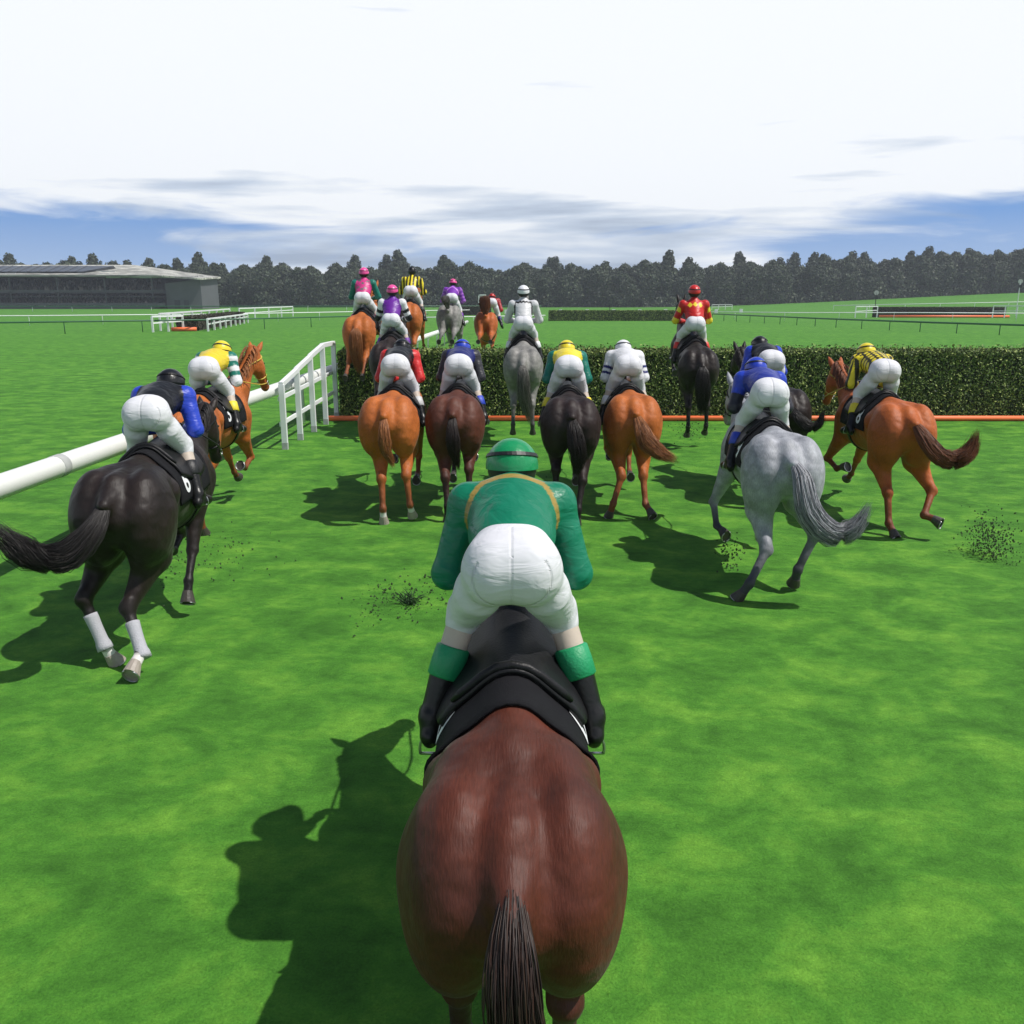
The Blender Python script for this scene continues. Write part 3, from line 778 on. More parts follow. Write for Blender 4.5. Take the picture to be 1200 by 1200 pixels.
def jr_10(c,u,v,am,at,V,j):
    c[:]=(.03,.028,.01); q=V-j['hip']; s=.065
    g=np.sqrt(((q[:,0]/s)%1-.5)**2+((q[:,1]*1.0/s+.5*(np.floor(q[:,0]/s)%2))%1-.5)**2)
    c[(g<.36)&(~am)]=YEL; c[am]=(.03,.028,.01); c[am&(np.sin(np.arctan2(V[:,0]-np.sign(V[:,0])*.23,V[:,1]-.17)*4)>.1)]=YEL
def jr_11(c,u,v,am,at,V,j):
    c[:]=(.55,.55,.56); z=.80+.05*np.abs(((u/.06)%1)-.5)*2
    c[(~am)&(np.abs(v-z)<.045)&(np.abs(u)<.15)]=BLACK; c[(np.abs(np.abs(u)-.155)<.014)&(v>.3)&(~am)]=BLACK
def jr_12(c,u,v,am,at,V,j):
    c[:]=RED; d=np.abs(((u/.09+.5)%1)-.5)*2+np.abs(v-.70)/.13; c[(~am)&(d<.95)&(np.abs(u)<.135)]=YEL
    c[am&(np.abs(((at*3.2)%1)-.5)<.2)&(np.abs(V[:,0])>.24)]=YEL
def jr_13(c,u,v,am,at,V,j):
    c[:]=(0.55,.04,.20); c[am]=TEAL
    for a,b in ((-.09,.45),(.07,.38),(0,.66),(-.08,.85),(.10,.82),(.0,.30)):
        th=np.arctan2(v-b,(u-a)/.6); r=np.hypot((u-a)/.6,v-b); c[(~am)&(r<.05+.035*np.cos(5*(th-math.pi/2)))]=TEAL
def jr_15(c,u,v,am,at,V,j):
    c[:]=BLACK; c[np.sin(u*2*math.pi/.085)>0]=YEL
def jr_16(c,u,v,am,at,V,j):
    c[:]=(.16,.03,.33); c[(~am)&(np.abs(v-.9+2*np.abs(u))<.06)]=(.5,.2,.65); c[am&(np.sin(at*40)>.3)]=(.34,.12,.5)
def jr_17(c,u,v,am,at,V,j):
    c[:]=(.30,.015,.02); c[am]=(.30,.015,.02); c[am&(at>.6)]=NAVY; c[(~am)&(u<-.03)&(v>.6)]=BLUE
# ---------------------------------------------------------------- the field
TDOWN=[(0,-1.16,1.25),(0,-1.29,1.14),(.0,-1.33,.9),(0,-1.26,.62)]
riders=[
 # X,Y,yaw,pitch,jump,coat,pose,number, jockey(hel,jersey,cuff,kind), labels
 dict(p=(0.0, 3.16, 0, 6, -.17),coat='bay',h=.016,P=dict(hl=(52,-62,14,30),hr=(44,-66,8,24),fl='fold',fr='tuck',hands=(.075,.50,1.50),poll=(1.15,1.46),cloth_back=-.50,nphi=50),num='0',
   hl='bay racehorse closest to the viewer, its broad reddish rump filling the bottom of the view',
   J=(HGREEN,jr_1,(0.01,.26,.10),'crouch'),jh=.0085,seat=(0,0,.115),
   jl='jockey in green silks with a gold shoulder band, crouching on the closest bay horse'),
 dict(p=(-2.82, 6.75, -4, 0, None),coat='black',h=.018,P=dict(hl=(22,-50,-14,10),hr=(8,-42,-34,-62),lat_hl=(-.05,-.08,.13,.04),lat_hr=(-.01,-.12,.13,-.02),fl='fold',fr='back',wrap=('hl','hr'),sock={'hl':.05,'hr':.05},poll=(1.20,1.52),head=-62,hx=.05,
      tail=[(0,-1.15,1.24),(-.05,-1.29,1.08),(-.22,-1.38,.92),(-.44,-1.42,.97),(-.62,-1.42,1.16)],tprof=[.04,.09,.13,.13,.05],tn=900,twild=.03),num='6',
   hl='black racehorse at far left with white hind bandages, tail streaming left and number six cloth',
   J=(BLACK,jr_plain(BLACK,BLUE),BLACK,'crouch'),jh=.011,
   jl='jockey in black cap and vest with blue sleeves on the black horse at left'),
 dict(p=(-3.58, 10.25, 1, 0, None),coat='chestnut',h=.02,P=dict(hl='back',hr='push',fl='reach',fr='fold',poll=(1.05,1.80),head=-62,hx=.30,ybridle=True,hands=(.08,.5,1.52)),num='3',
   hl='orange chestnut racehorse with yellow bridle running along the white rail behind the black horse',
   J=(YEL,jr_hoops((.66,.50,.03),TEAL,WHITE,5),YEL,'crouch'),jh=.013,
   jl='jockey in yellow cap and yellow body with green and white hooped sleeves beside the rail'),
 dict(p=(-1.42, 10.75, 1, 0, None),coat='chestnut',h=.02,P=dict(hl=(14,-48,-16,8),hr=(26,-50,-6,22),lat_hl=(.03,.05,.02,.0),lat_hr=(.03,.02,.04,.01),fl='fold',fr='half',sock={'hl':.03,'hr':.03},tail=[(0,-1.16,1.22),(.01,-1.28,1.08),(.03,-1.30,.86),(.10,-1.24,.66)],tprof=[.03,.06,.08,.06,.02]),
   hl='bright chestnut racehorse with white hind feet, leftmost of the four galloping abreast at the hedge',
   J=(BLACK,jr_plain(BLACK,(.55,.03,.03)),(.5,.5,.5),'crouch'),
   jl='jockey with black vest and bright red sleeves on the chestnut with white hind feet'),
 dict(p=(-0.66, 10.95, 1, 0, None),coat='dbay',h=.02,P=dict(hl=(6,-50,-22,6),hr=(30,-56,-10,-20),lat_hl=(.02,.03,.03,0),fl='half',fr='fold',tail=[(0,-1.16,1.22),(.0,-1.28,1.05),(.02,-1.30,.84),(.06,-1.22,.60)],tprof=[.03,.07,.09,.07,.02]),
   hl='dark reddish bay racehorse, second from the left of the four abreast before the hedge',
   J=(BLUE,jr_5,BLUE,'crouch'),jl='jockey in bright blue cap, navy body and dark grey sleeves on the dark bay'),
 dict(p=(0.7, 10.8, 1, 0, None),coat='brown',h=.02,P=dict(hl=(34,-58,-12,-30),hr=(6,-50,-24,4),lat_hr=(.0,-.02,-.05,-.01),fl='fold',fr='half',tail=[(0,-1.16,1.22),(.03,-1.28,1.05),(.07,-1.32,.80),(.05,-1.24,.55)],tprof=[.03,.09,.12,.09,.03]),
   hl='dark brown racehorse just right of the closest rider, third of the four abreast',
   J=(YEL,jr_6,YEL,'crouch'),jl='jockey in yellow cap, yellow body with a green band and plain green sleeves'),
 dict(p=(1.47, 11.1, 1, 0, None),coat='chestnut',h=.02,P=dict(hl=(6,-50,-20,10),hr=(16,-46,-24,-50),lat_hl=(-.02,.03,-.10,-.03),lat_hr=(.0,-.03,.02,.05),fl='fold',fr='half',tail=[(0,-1.16,1.22),(.05,-1.30,1.08),(.12,-1.38,.92),(.28,-1.42,.80),(.46,-1.42,.72)],tprof=[.04,.10,.13,.09,.03]),
   hl='orange chestnut racehorse, rightmost of the four abreast, tail swinging out to the right',
   J=(WHITE,jr_hoops((.60,.60,.62),WHITE,NAVY,8,(.22,.62)),WHITE,'crouch'),jl='jockey in all white silks with navy hoops on the sleeves'),
 dict(p=(2.43, 8.25, 3, 0, None),coat='grey',h=.018,P=dict(hl=(2,-46,-30,10),hr=(28,-56,-4,25),lat_hl=(-.01,.01,-.16,-.06),lat_hr=(.05,.08,-.13,0),fl=(5,25,-35,-70),lat_fl=(-.05,-.10,.02,.05),fr='half',poll=(1.28,1.58),
      tail=[(0,-1.16,1.24),(.05,-1.30,1.12),(.10,-1.40,.86),(.28,-1.44,.68),(.46,-1.44,.72),(.56,-1.44,.92)],tprof=[.035,.09,.12,.12,.10,.03],tn=900),num='9',
   hl='pale dappled grey racehorse at right with dark lower legs and a curling grey tail',
   J=(BLUE,jr_8,BLUE,'crouch'),jh=.011,jl='jockey in bright blue cap and blue body with black lower sleeves on the pale grey'),
 dict(p=(3.42, 11.6, 1, 0, None),coat='black',h=.02,P=dict(hl='push',hr='back',fl='half',fr='reach',poll=(1.15,1.70),hx=-.12,tail=[(0,-1.16,1.24),(.06,-1.30,1.12),(.18,-1.36,1.0),(.30,-1.38,1.04),(.34,-1.38,1.2)],tprof=[.03,.07,.08,.06,.02]),
   hl='black racehorse mostly hidden ahead of the pale grey, only head and dark flank visible',
   J=(BLACK,jr_plain(BLACK,BLUE),BLACK,'crouch'),jl='jockey in black cap and black vest, mostly hidden just ahead of the blue capped rider'),
 dict(p=(4.37, 10.3, 2, 0, None),coat='redchest',h=.018,P=dict(hl=(12,-42,-20,-45),hr=(10,-46,-44,-68),lat_hl=(-.02,.02,.0,.03),lat_hr=(.06,.10,-.15,.09),fl='fold',lat_fl=(-.04,-.06,.05,.05),fr='reach',ybridle=True,poll=(1.10,1.62),head=-60,hx=-.16,
      tail=[(0,-1.16,1.24),(.05,-1.30,1.12),(.16,-1.42,.94),(.34,-1.44,.88),(.50,-1.43,.98),(.54,-1.42,1.18)],tprof=[.04,.09,.11,.12,.10,.03],tn=900),num='8',
   hl='red chestnut racehorse at far right with number eight cloth and an upturned dark tail',
   J=(YEL,jr_10,YEL,'crouch'),jh=.011,jl='jockey in yellow cap and black silks with yellow spots on the far right chestnut'),
 dict(p=(0.21, 16.1, 1, 14, 0.5),coat='dgrey',h=.022,P=dict(hl='back',hr='back',fl='tuck',fr='tuck',tail=[(0,-1.16,1.24),(.0,-1.30,1.08),(.03,-1.36,.7),(.14,-1.34,.22)],tprof=[.04,.11,.13,.13,.05],tn=800),
   hl='dark grey racehorse taking off in front of the hedge directly beyond the closest rider',
   J=(WHITE,jr_11,WHITE,'up'),jl='jockey in white cap and white silks with a black zigzag across the back'),
 dict(p=(3.25, 15.8, 1, 14, 0.50),coat='black',h=.022,P=dict(hl='back',hr='push',fl='tuck',fr='tuck',tail=[(0,-1.16,1.24),(.0,-1.28,1.08),(.02,-1.34,.75),(.06,-1.30,.40)],tprof=[.04,.12,.15,.13,.04],tn=800),
   hl='jet black racehorse rising at the hedge, right of centre',
   J=(RED,jr_12,(.6,.03,.02),'up'),jl='jockey in red silks with a row of yellow diamonds across the back'),
 dict(p=(-3.24, 19.4, 1, 10, 0.92),coat='chestnut',h=.024,P=dict(hl='trail',hr='trail',fl='tuck',fr='tuck',tail=[(0,-1.16,1.24),(.0,-1.28,1.08),(.0,-1.34,.75),(.02,-1.30,.30)],tprof=[.05,.15,.17,.15,.05],tn=700),
   hl='chestnut racehorse with a long hanging tail jumping over the left end of the hedge',
   J=(PINK,jr_13,PINK,'up'),jl='jockey in pink cap and pink body with teal stars and teal sleeves'),
 dict(p=(-2.3, 17.0, 1, 12, 0.52),coat='brown',h=.024,P=dict(hl='trail',hr='back',fl='tuck',fr='tuck'),
   hl='dark brown racehorse jumping the hedge, half hidden by the red sleeved rider',
   J=(PINK,jr_hoops((.13,.02,.28),WHITE,BLACK,5,(.2,1)),PURP,'up'),jl='jockey in pink cap and plain purple body with black and white hooped sleeves'),
 dict(p=(-2.52, 22.2, 1, 2, 1.05),coat='chestnut',h=.024,P=dict(hl='trail',hr='back',fl='reach',fr='reach',sock={'hr':.5}),
   hl='chestnut racehorse with one white hind leg clearing the hedge behind the purple jockey',
   J=(BLACK,jr_15,BLACK,'up'),jl='jockey in black cap and vertical black and yellow stripes'),
 dict(p=(-1.68, 24.7, 2, -8, 0.85),coat='dgrey',h=.026,P=dict(hl='trail',hr='trail',fl='reach',fr='reach',tail=[(0,-1.16,1.28),(-.04,-1.22,1.45),(-.08,-1.28,1.55),(-.06,-1.38,1.42)],tprof=[.05,.12,.14,.08]),
   hl='grey racehorse landing beyond the hedge, left of the chestnut with a raised tail',
   J=(PINK,jr_16,PURP,'up'),jl='jockey in magenta cap and purple patterned silks landing on the grey beyond the hedge'),
 dict(p=(-0.76, 26.8, 1, -14, 0.55),coat='redchest',h=.026,P=dict(hl='trail',hr='trail',fl='reach',fr='back',tail=[(0,-1.16,1.28),(-.01,-1.18,1.5),(-.03,-1.22,1.72),(-.04,-1.30,1.66)],tprof=[.08,.19,.20,.10],tn=900),
   hl='small chestnut racehorse furthest ahead beyond the hedge with its tail thrown up',
   J=(RED,jr_17,NAVY,'mid'),seat=(.13,0,.16),jl='jockey in red cap and red and blue silks furthest ahead, partly behind a raised tail'),
]
for i,r in enumerate(riders):
    X,Y,yaw,pitch,jump=r['p']
    h_,Mx=make_horse(i,X,Y,yaw,r['coat'],r['hl'],r['P'],r.get('num'),pitch,jump,r.get('h',.02))
    hel,jer,cuff,kind=r['J']
    make_jockey(i,Mx,r['jl'],hel,jer,cuff,kind,r.get('jh',.014),r.get('jt',0),r.get('seat',(0,0,0)))
print('riders built',round(time.time()-T0,1))
# ---------------------------------------------------------------- ground
def gz(x,y):
    a=min(max((x-36)/156,0),1); b=min(max((y-110)/173,0),1); a=a*a*(3-2*a); b=b*b*(3-2*b); return 5.3*a*b
xs=np.concatenate([[-1500,-600,-300],np.arange(-200,260,10),[300,400,700,1500]]); ys=np.concatenate([[-60,-20],np.arange(0,400,10),[450,700,1500]])
V=[(x,y,gz(x,y)) for y in ys for x in xs]; nx=len(xs)
F=[(j*nx+i,j*nx+i+1,(j+1)*nx+i+1,(j+1)*nx+i) for j in range(len(ys)-1) for i in range(nx-1)]
m,nt,b=newmat('turf')
tc=N(nt,'ShaderNodeTexCoord')
def noi(scale,det,rough=.6,mp=None,dist=0):
    n=N(nt,'ShaderNodeTexNoise'); n.inputs['Scale'].default_value=scale; n.inputs['Detail'].default_value=det; n.inputs['Roughness'].default_value=rough; n.inputs['Distortion'].default_value=dist
    if mp:
        q=N(nt,'ShaderNodeMapping'); q.inputs['Scale'].default_value=mp[:3]; q.inputs['Rotation'].default_value=(0,0,mp[3]); L(nt,tc.outputs['Object'],q.inputs['Vector']); L(nt,q.outputs[0],n.inputs['Vector'])
    else: L(nt,tc.outputs['Object'],n.inputs['Vector'])
    return n
def ramp(fac,stops):
    r=N(nt,'ShaderNodeValToRGB'); cr=r.color_ramp
    while len(cr.elements)<len(stops): cr.elements.new(0.5)
    for e,(p,c) in zip(cr.elements,stops): e.position=p; e.color=tuple(c)+(1,)
    L(nt,fac,r.inputs[0]); return r
na=noi(1.0,6,.64,(1.9,2.3,1,.4),.35); ra=ramp(na.outputs['Fac'],[(.34,(.042,.142,.018)),(.5,(.066,.212,.025)),(.68,(.128,.310,.037))])
nb=noi(9,6,.72,(1,1.5,1,.1)); rb=ramp(nb.outputs['Fac'],[(.3,(.74,.78,.72)),(.7,(1.2,1.16,1.12))])
mm=N(nt,'ShaderNodeMix',data_type='RGBA',blend_type='MULTIPLY'); mm.inputs[0].default_value=1; L(nt,ra.outputs[0],mm.inputs[6]); L(nt,rb.outputs[0],mm.inputs[7])
nc=noi(85,4,.75); rc=ramp(nc.outputs['Fac'],[(.3,(.55,.6,.55)),(.7,(1.4,1.36,1.25))])
m2=N(nt,'ShaderNodeMix',data_type='RGBA',blend_type='MULTIPLY'); m2.inputs[0].default_value=.7; L(nt,mm.outputs[2],m2.inputs[6]); L(nt,rc.outputs[0],m2.inputs[7])
nd=noi(.06,4,.6,(1,3,1,.05)); rd=ramp(nd.outputs['Fac'],[(.35,(.9,.93,.92)),(.65,(1.1,1.06,1.08))])
m3=N(nt,'ShaderNodeMix',data_type='RGBA',blend_type='MULTIPLY'); m3.inputs[0].default_value=1; L(nt,m2.outputs[2],m3.inputs[6]); L(nt,rd.outputs[0],m3.inputs[7])
L(nt,m3.outputs[2],b.inputs['Base Color']); b.inputs['Roughness'].default_value=.9; b.inputs['Specular IOR Level'].default_value=.15
bp=N(nt,'ShaderNodeBump'); bp.inputs['Strength'].default_value=.5; bp.inputs['Distance'].default_value=.05; L(nt,nb.outputs['Fac'],bp.inputs['Height'])
b2=N(nt,'ShaderNodeBump'); b2.inputs['Strength'].default_value=.5; b2.inputs['Distance'].default_value=.012; L(nt,nc.outputs['Fac'],b2.inputs['Height']); L(nt,bp.outputs[0],b2.inputs['Normal']); L(nt,b2.outputs[0],b.inputs['Normal'])
g=mesh_np('ground',V,F,m); g['kind']='structure'
# ---------------------------------------------------------------- leaf material
def leaf_mat(name,c0,c1,c2,rough=.6):
    m,nt,b=newmat(name); at=N(nt,'ShaderNodeAttribute',attribute_name='tint')
    r=N(nt,'ShaderNodeValToRGB'); cr=r.color_ramp; cr.elements.new(.5)
    for e,(p,c) in zip(cr.elements,((0,c0),(.55,c1),(1,c2))): e.position=p; e.color=c+(1,)
    L(nt,at.outputs['Fac'],r.inputs[0]); L(nt,r.outputs[0],b.inputs['Base Color']); b.inputs['Roughness'].default_value=rough
    b.inputs['Specular IOR Level'].default_value=.3
    return m
M['leaf']=leaf_mat('hedge_leaf',(.018,.034,.009),(.10,.16,.032),(.36,.42,.12))
M['tleaf']=leaf_mat('tree_leaf',(.018,.027,.016),(.042,.062,.032),(.17,.20,.11))
M['bark']=simple('bark',(.06,.045,.035,1),.9,.3,6,.5,20)
M['core']=simple('twig_core',(.012,.017,.008,1),.9,.4,30,.6,60)
def leaves(P,Nr,size,rng,jit=.8):
    """P points, Nr outward normals -> bent leaf quads"""
    n=len(P); 
    d=Nr+jit*rng.randn(n,3); d/=np.linalg.norm(d,axis=1)[:,None]
    a=rng.randn(n,3); a-=d*(a*d).sum(1)[:,None]; a/=np.linalg.norm(a,axis=1)[:,None]; b=np.cross(d,a)
    s=size*(.6+.8*rng.rand(n))[:,None]
    V=np.stack([P-a*s,P+b*s*.5-d*s*.15,P+a*s,P-b*s*.5-d*s*.15],1).reshape(-1,3)
    return V,np.arange(4*n).reshape(-1,4),np.repeat(rng.rand(n)**1.3,4)
def hedge(name,x0,x1,y0,y1,h,dens,size,label,cat,rot=0,loc=(0,0,0),seed=1,mats=None,grp=None):
    rng=np.random.RandomState(seed); root=empty(name,loc); root.rotation_euler=(0,0,rot); tag(root,label,cat,grp)
    mb=MB(); mb.box(x0+.05,x1-.05,y0+.05,y1-.05,0,h-.06); mb.build('branches',mats[1] if mats else M['core'],root)
    Ps=[];Ns=[]
    def face(n,f,nr):
        Ps.append(f(rng.rand(n),rng.rand(n))); Ns.append(np.tile(np.array(nr,float),(n,1)))
    Lx,Ly=x1-x0,y1-y0
    face(int(dens*Lx*h),lambda a,b:np.stack([x0+a*Lx,y0+.07*rng.rand(len(a))-.01,b*h],1),(0,-1,.25))
    face(int(dens*.35*Lx*h),lambda a,b:np.stack([x0+a*Lx,y1-.06*rng.rand(len(a)),b*h],1),(0,1,.25))
    face(int(dens*Lx*Ly),lambda a,b:np.stack([x0+a*Lx,y0+b*Ly,h-.06+.11*rng.rand(len(a))**1.5],1),(0,0,1))
    for xx,nx_ in ((x0,-1),(x1,1)): face(int(dens*Ly*h),lambda a,b:np.stack([xx-nx_*.07*rng.rand(len(a)),y0+a*Ly,b*h],1),(nx_,0,.25))
    if x0<0 and h>1.3 and Lx>15: n=6000; Ps.append(np.stack([x0+rng.rand(n)*Lx,y0+rng.rand(n)*Ly,h+.02+.07*rng.rand(n)**2.5*(1+np.sin(rng.rand(n)*3))],1)); Ns.append(np.tile([0,0,1.],(n,1)))
    V,F,T=leaves(np.concatenate(Ps),np.concatenate(Ns),size,rng)
    mesh_np('foliage',V,F,mats[0] if mats else M['leaf'],root,smooth=False,attrs={'tint':T})
    return root
hedge('hedge_fence',-3.76,17.5,18.6,19.6,1.42,2700,.030,'long clipped green hedge jump spanning the course from the white wing to the right','hedge fence')
mb=MB(); mb.tube([(-4.0,18.25,.06),(17.2,18.25,.06)],.055,12); o=mb.build('ground_rail',M['orange'],smooth=True); tag(o,'orange take-off rail lying on the turf along the foot of the hedge','rail')
# white wing
def wing(x0,y0,x1,y1,hs,label,pw=.10,name='fence_wing',mid=(.52,.26),foot=True,mat=None,grp=None,loc=(0,0,0)):
    mat=mat or M['white_paint']
    root=empty(name,(x0,y0,0)); tag(root,label,'fence wing',grp)
    n=len(hs); P=[Vector(((x1-x0)*k/(n-1),(y1-y0)*k/(n-1),0)) for k in range(n)]
    for p,hh in zip(P,hs):
        mb=MB(); mb.bar(p+Vector((0,0,.12 if foot else 0)),p+Vector((0,0,hh)),pw,pw*.6,up=(0,1,.01),bev=.006); po=mb.build('post',mat,root)
        if foot:
            mb=MB(); mb.bar(p,p+Vector((0,0,.12)),pw*1.05,pw*.66,up=(0,1,.01),bev=.006); mb.build('post_foot',M['post_foot'],po)
    off=Vector((.0,-.0,0))
    for k in range(n-1):
        mb=MB(); mb.bar(P[k]+Vector((-.004,-.02,hs[k])),P[k+1]+Vector((.004,.02,hs[k+1])),pw*.75,pw*.9,bev=.006); mb.build('top_rail',mat,root)
    for f in mid:
        mb=MB(); a=P[0]+Vector((-.06,0,hs[0]*f*1.5)); b_=P[-1]+Vector((-.06,0,hs[0]*f*1.5+ .12*(1 if f>.3 else 1))); mb.bar(a,b_,pw*.35,pw*.75,bev=.004); mb.build('middle_rail',mat,root)
    return root
wing(-3.95,14.7,-3.86,18.75,[1.12,1.29,1.46,1.62,1.62],'white wooden wing fence with a sloping top rail at the left end of the hedge')
# running rails
def rail(name,pts,h,r,post,label,mat,pr=.03,hang=0.0,side=1,ps=None,grp='running rails round the course',flat=1.0,start=0,pmat=None):
    root=empty(name,pts[0]); tag(root,label,'rail',grp); o=Vector(pts[0])
    P=[Vector(p)-o+Vector((0,0,h)) for p in pts]; mb=MB(); mb.tube(P,r,16); mb.build('rail',mat,root,smooth=True)
    if r>.09:
        for q_ in range(1,len(P)-1):
            dd=(P[q_+1]-P[q_]).normalized(); mb=MB(); mb.tube([P[q_]-dd*.06,P[q_]-dd*.055,P[q_]+dd*.055,P[q_]+dd*.06],[r,r*1.05,r*1.05,r],20); mb.build('rail_sleeve',M['post_foot'],root,smooth=True)
    seg=[(P[i+1]-P[i]).length for i in range(len(P)-1)]; tot=sum(seg); d=start
    while d<tot:
        q=d;i=0
        while q>seg[i]: q-=seg[i]; i+=1
        p=P[i].lerp(P[i+1],q/seg[i]); t=(P[i+1]-P[i]).normalized(); n=Vector((-t.y,t.x,0))*side
        mb=MB(); g0=p+n*hang; mb.tube([Vector((g0.x,g0.y,-.1)),Vector((g0.x,g0.y,(p.z)*.72)),Vector((g0.x*.6+p.x*.4,g0.y*.6+p.y*.4,p.z*.93)),p],pr,8); mb.build('post',pmat or mat,root,smooth=True)
        d+=post
    return root
rail('running_rail',[(-4.52+.024*y,y,0) for y in (0,4,8,12,16,20,26,34,44,60)],1.0,.105,3.7,'thick white plastic running rail passing down the left side of the course',M['rail_white'],pr=.035,hang=.32,start=3.2)
print('env',round(time.time()-T0,1))
BY=1.571; BX=1.04; BZ=1.04
_rail,_hedge,_wing=rail,hedge,wing
def rail(name,pts,h,r,post,label,mat,**k):
    return _rail(name,[(x*BX,y*BY,gz(x*BX,y*BY)) for x,y,z in pts],h*BZ,r,post*1.3,label,mat,**k)
def hedge(name,x0,x1,y0,y1,h,dens,size,label,cat,loc=None,**k):
    if loc is None: return _hedge(name,x0*BX,x1*BX,y0*BY,y0*BY+1.4,h,dens,size,label,cat,**k)
    return _hedge(name,x0*BX,x1*BX,0,1.6,h,dens,size,label,cat,loc=(loc[0]*BX,loc[1]*BY,gz(loc[0]*BX,loc[1]*BY)),**k)
def wing(x0,y0,x1,y1,hs,label,**k): return _wing(x0*BX,y0*BY,x1*BX,y1*BY,hs,label,**k)
# far rails (green and white)
def gp(x,y,h=0.0):
    th=R(14.04)+math.atan((y-600)/1000); d=(2.55-h)/math.tan(th); z=d*math.cos(R(14.04))+(2.55-h)*math.sin(R(14.04)); return ((x-600)/1000*z,d)
rail('green_rail',[(23.5,68,0),(25.6,60,0),(28.0,51,0),(31.5,43,0),(36,36.5,0),(42,30,0)],.72,.07,2.7,'dark green running rail curving in from the right beyond the hedge',M['rail_green'],pr=.035)
rail('green_rail',[(-52,38,0),(-36,39.5,0),(-24,45,0),(-14,55,0),(-9,62,0)],.85,.06,4.2,'dark green running rail crossing the turf at far left beyond the yellow jockey',M['rail_green'],pr=.035)
rail('white_rail',[(-70,53,0),(-45,54,0),(-30,60,0),(-16,74,0),(-6,82,0)],.9,.05,5,'thin white running rail just beyond the left green rail',M['white_paint'],pr=.03)
rail('white_rail',[(22,72,0),(32,66,0),(46,66,0),(60,62,0)],.9,.05,5,'thin white running rail on the right running up to the brush fence',M['white_paint'],pr=.03)
rail('white_rail',[(-13,60,0),(-2,66,0),(4,70,0)],.5,.05,3,'low pale rail on the turf in the centre distance',M['white_paint'],pr=.03)
rail('boundary_rail',[(-190,112,0),(-90,112,0),(-40,114,0),(6,118,0)],1.0,.10,6,'dark boundary rail in front of the grandstand',M['rail_green'],pr=.05,pmat=M['white_paint'])
rail('boundary_rail',[(62,112,gz(62,112)),(100,116,gz(100,116)),(130,118,gz(130,118))],1.0,.07,6,'white boundary rail on the rising turf at far right',M['white_paint'],pr=.05)
BR=(leaf_mat('brush_twig',(.022,.018,.012),(.05,.045,.028),(.10,.10,.06)),M['core'])
hedge('brush_fence',4.2,20.3,65.5,66.6,1.15,420,.09,'distant long grey green brush fence straight ahead, ending at a white post','brush fence',seed=2,grp='distant brush fences')
mb=MB(); mb.bar((21.4,102.5,0),(21.4,102.5,1.6),.4,.3,up=(0,1,0),bev=.03); o=mb.build('marker_post',M['white_paint']); tag(o,'short white post at the right end of the distant brush fence','post')
hedge('brush_fence',-10,-3.2,88,89,1.3,420,.09,'small dark brush fence far ahead between the stripes jockey and the chestnut','brush fence',seed=3,mats=BR,grp='distant brush fences')
hedge('brush_fence',0,16.8,0,1.2,1.35,420,.09,'far right dark brush fence with an orange base','brush fence',seed=4,mats=BR,loc=(49,78,gz(53,78)),rot=R(-4),grp='distant brush fences')
mb=MB(); mb.tube([(0,0,0),(17.4,-1.2,0)],.16,10); o=mb.build('ground_rail',M['orange'],smooth=True); o.location=(51,121.6,gz(57,122)+.16); tag(o,'orange rail along the base of the far right brush fence','rail')
_hedge('brush_fence',0,27,0,1.6,1.05,420,.10,'far left dark brush fence between white wings behind the yellow capped jockey','brush fence',seed=5,mats=BR,loc=(-25.6,71,0),rot=R(99),grp='distant brush fences')
mb=MB(); mb.tube([(0,0,0),(1.9,.3,0)],.16,10); o=mb.build('ground_rail',M['orange'],smooth=True); o.location=(-27.4,70.2,.16); tag(o,'short orange rail at the near end of the far left brush fence','rail')
G='distant white fence wings'
def fw(x0,y0,x1,y1,n,h,lab): wing(x0,y0,x1,y1,[h]*n,lab,pw=.13,mid=(.38,),foot=False,grp=G)
for (x0,y0,x1,y1,n,h,lab) in ((-28.6,71,-33.5,104,9,1.35,'long white wing on the left side of the far left brush fence'),(-24.4,70,-28.4,94,9,.95,'low white wing on the right side of the far left brush fence'),(-33,106,-32.5,130,5,1.4,'white wing furthest back at the left brush fence'),(-28.0,68.0,-26.6,70.6,3,1.2,'short white wing at the near left corner of the left brush fence')):
    _wing(x0,y0,x1,y1,[h]*n,lab,pw=.15,mid=(.38,),foot=False,grp=G)
fw(45,76,48.8,77.5,3,1.5,'white wing at the left end of the far right brush fence')
fw(63,76,69,72,7,1.6,'white wing at the right end of the far right brush fence')
fw(43.7,127,48.5,128,4,1.2,'tiny white rails beside the tree line right of the red jockey')
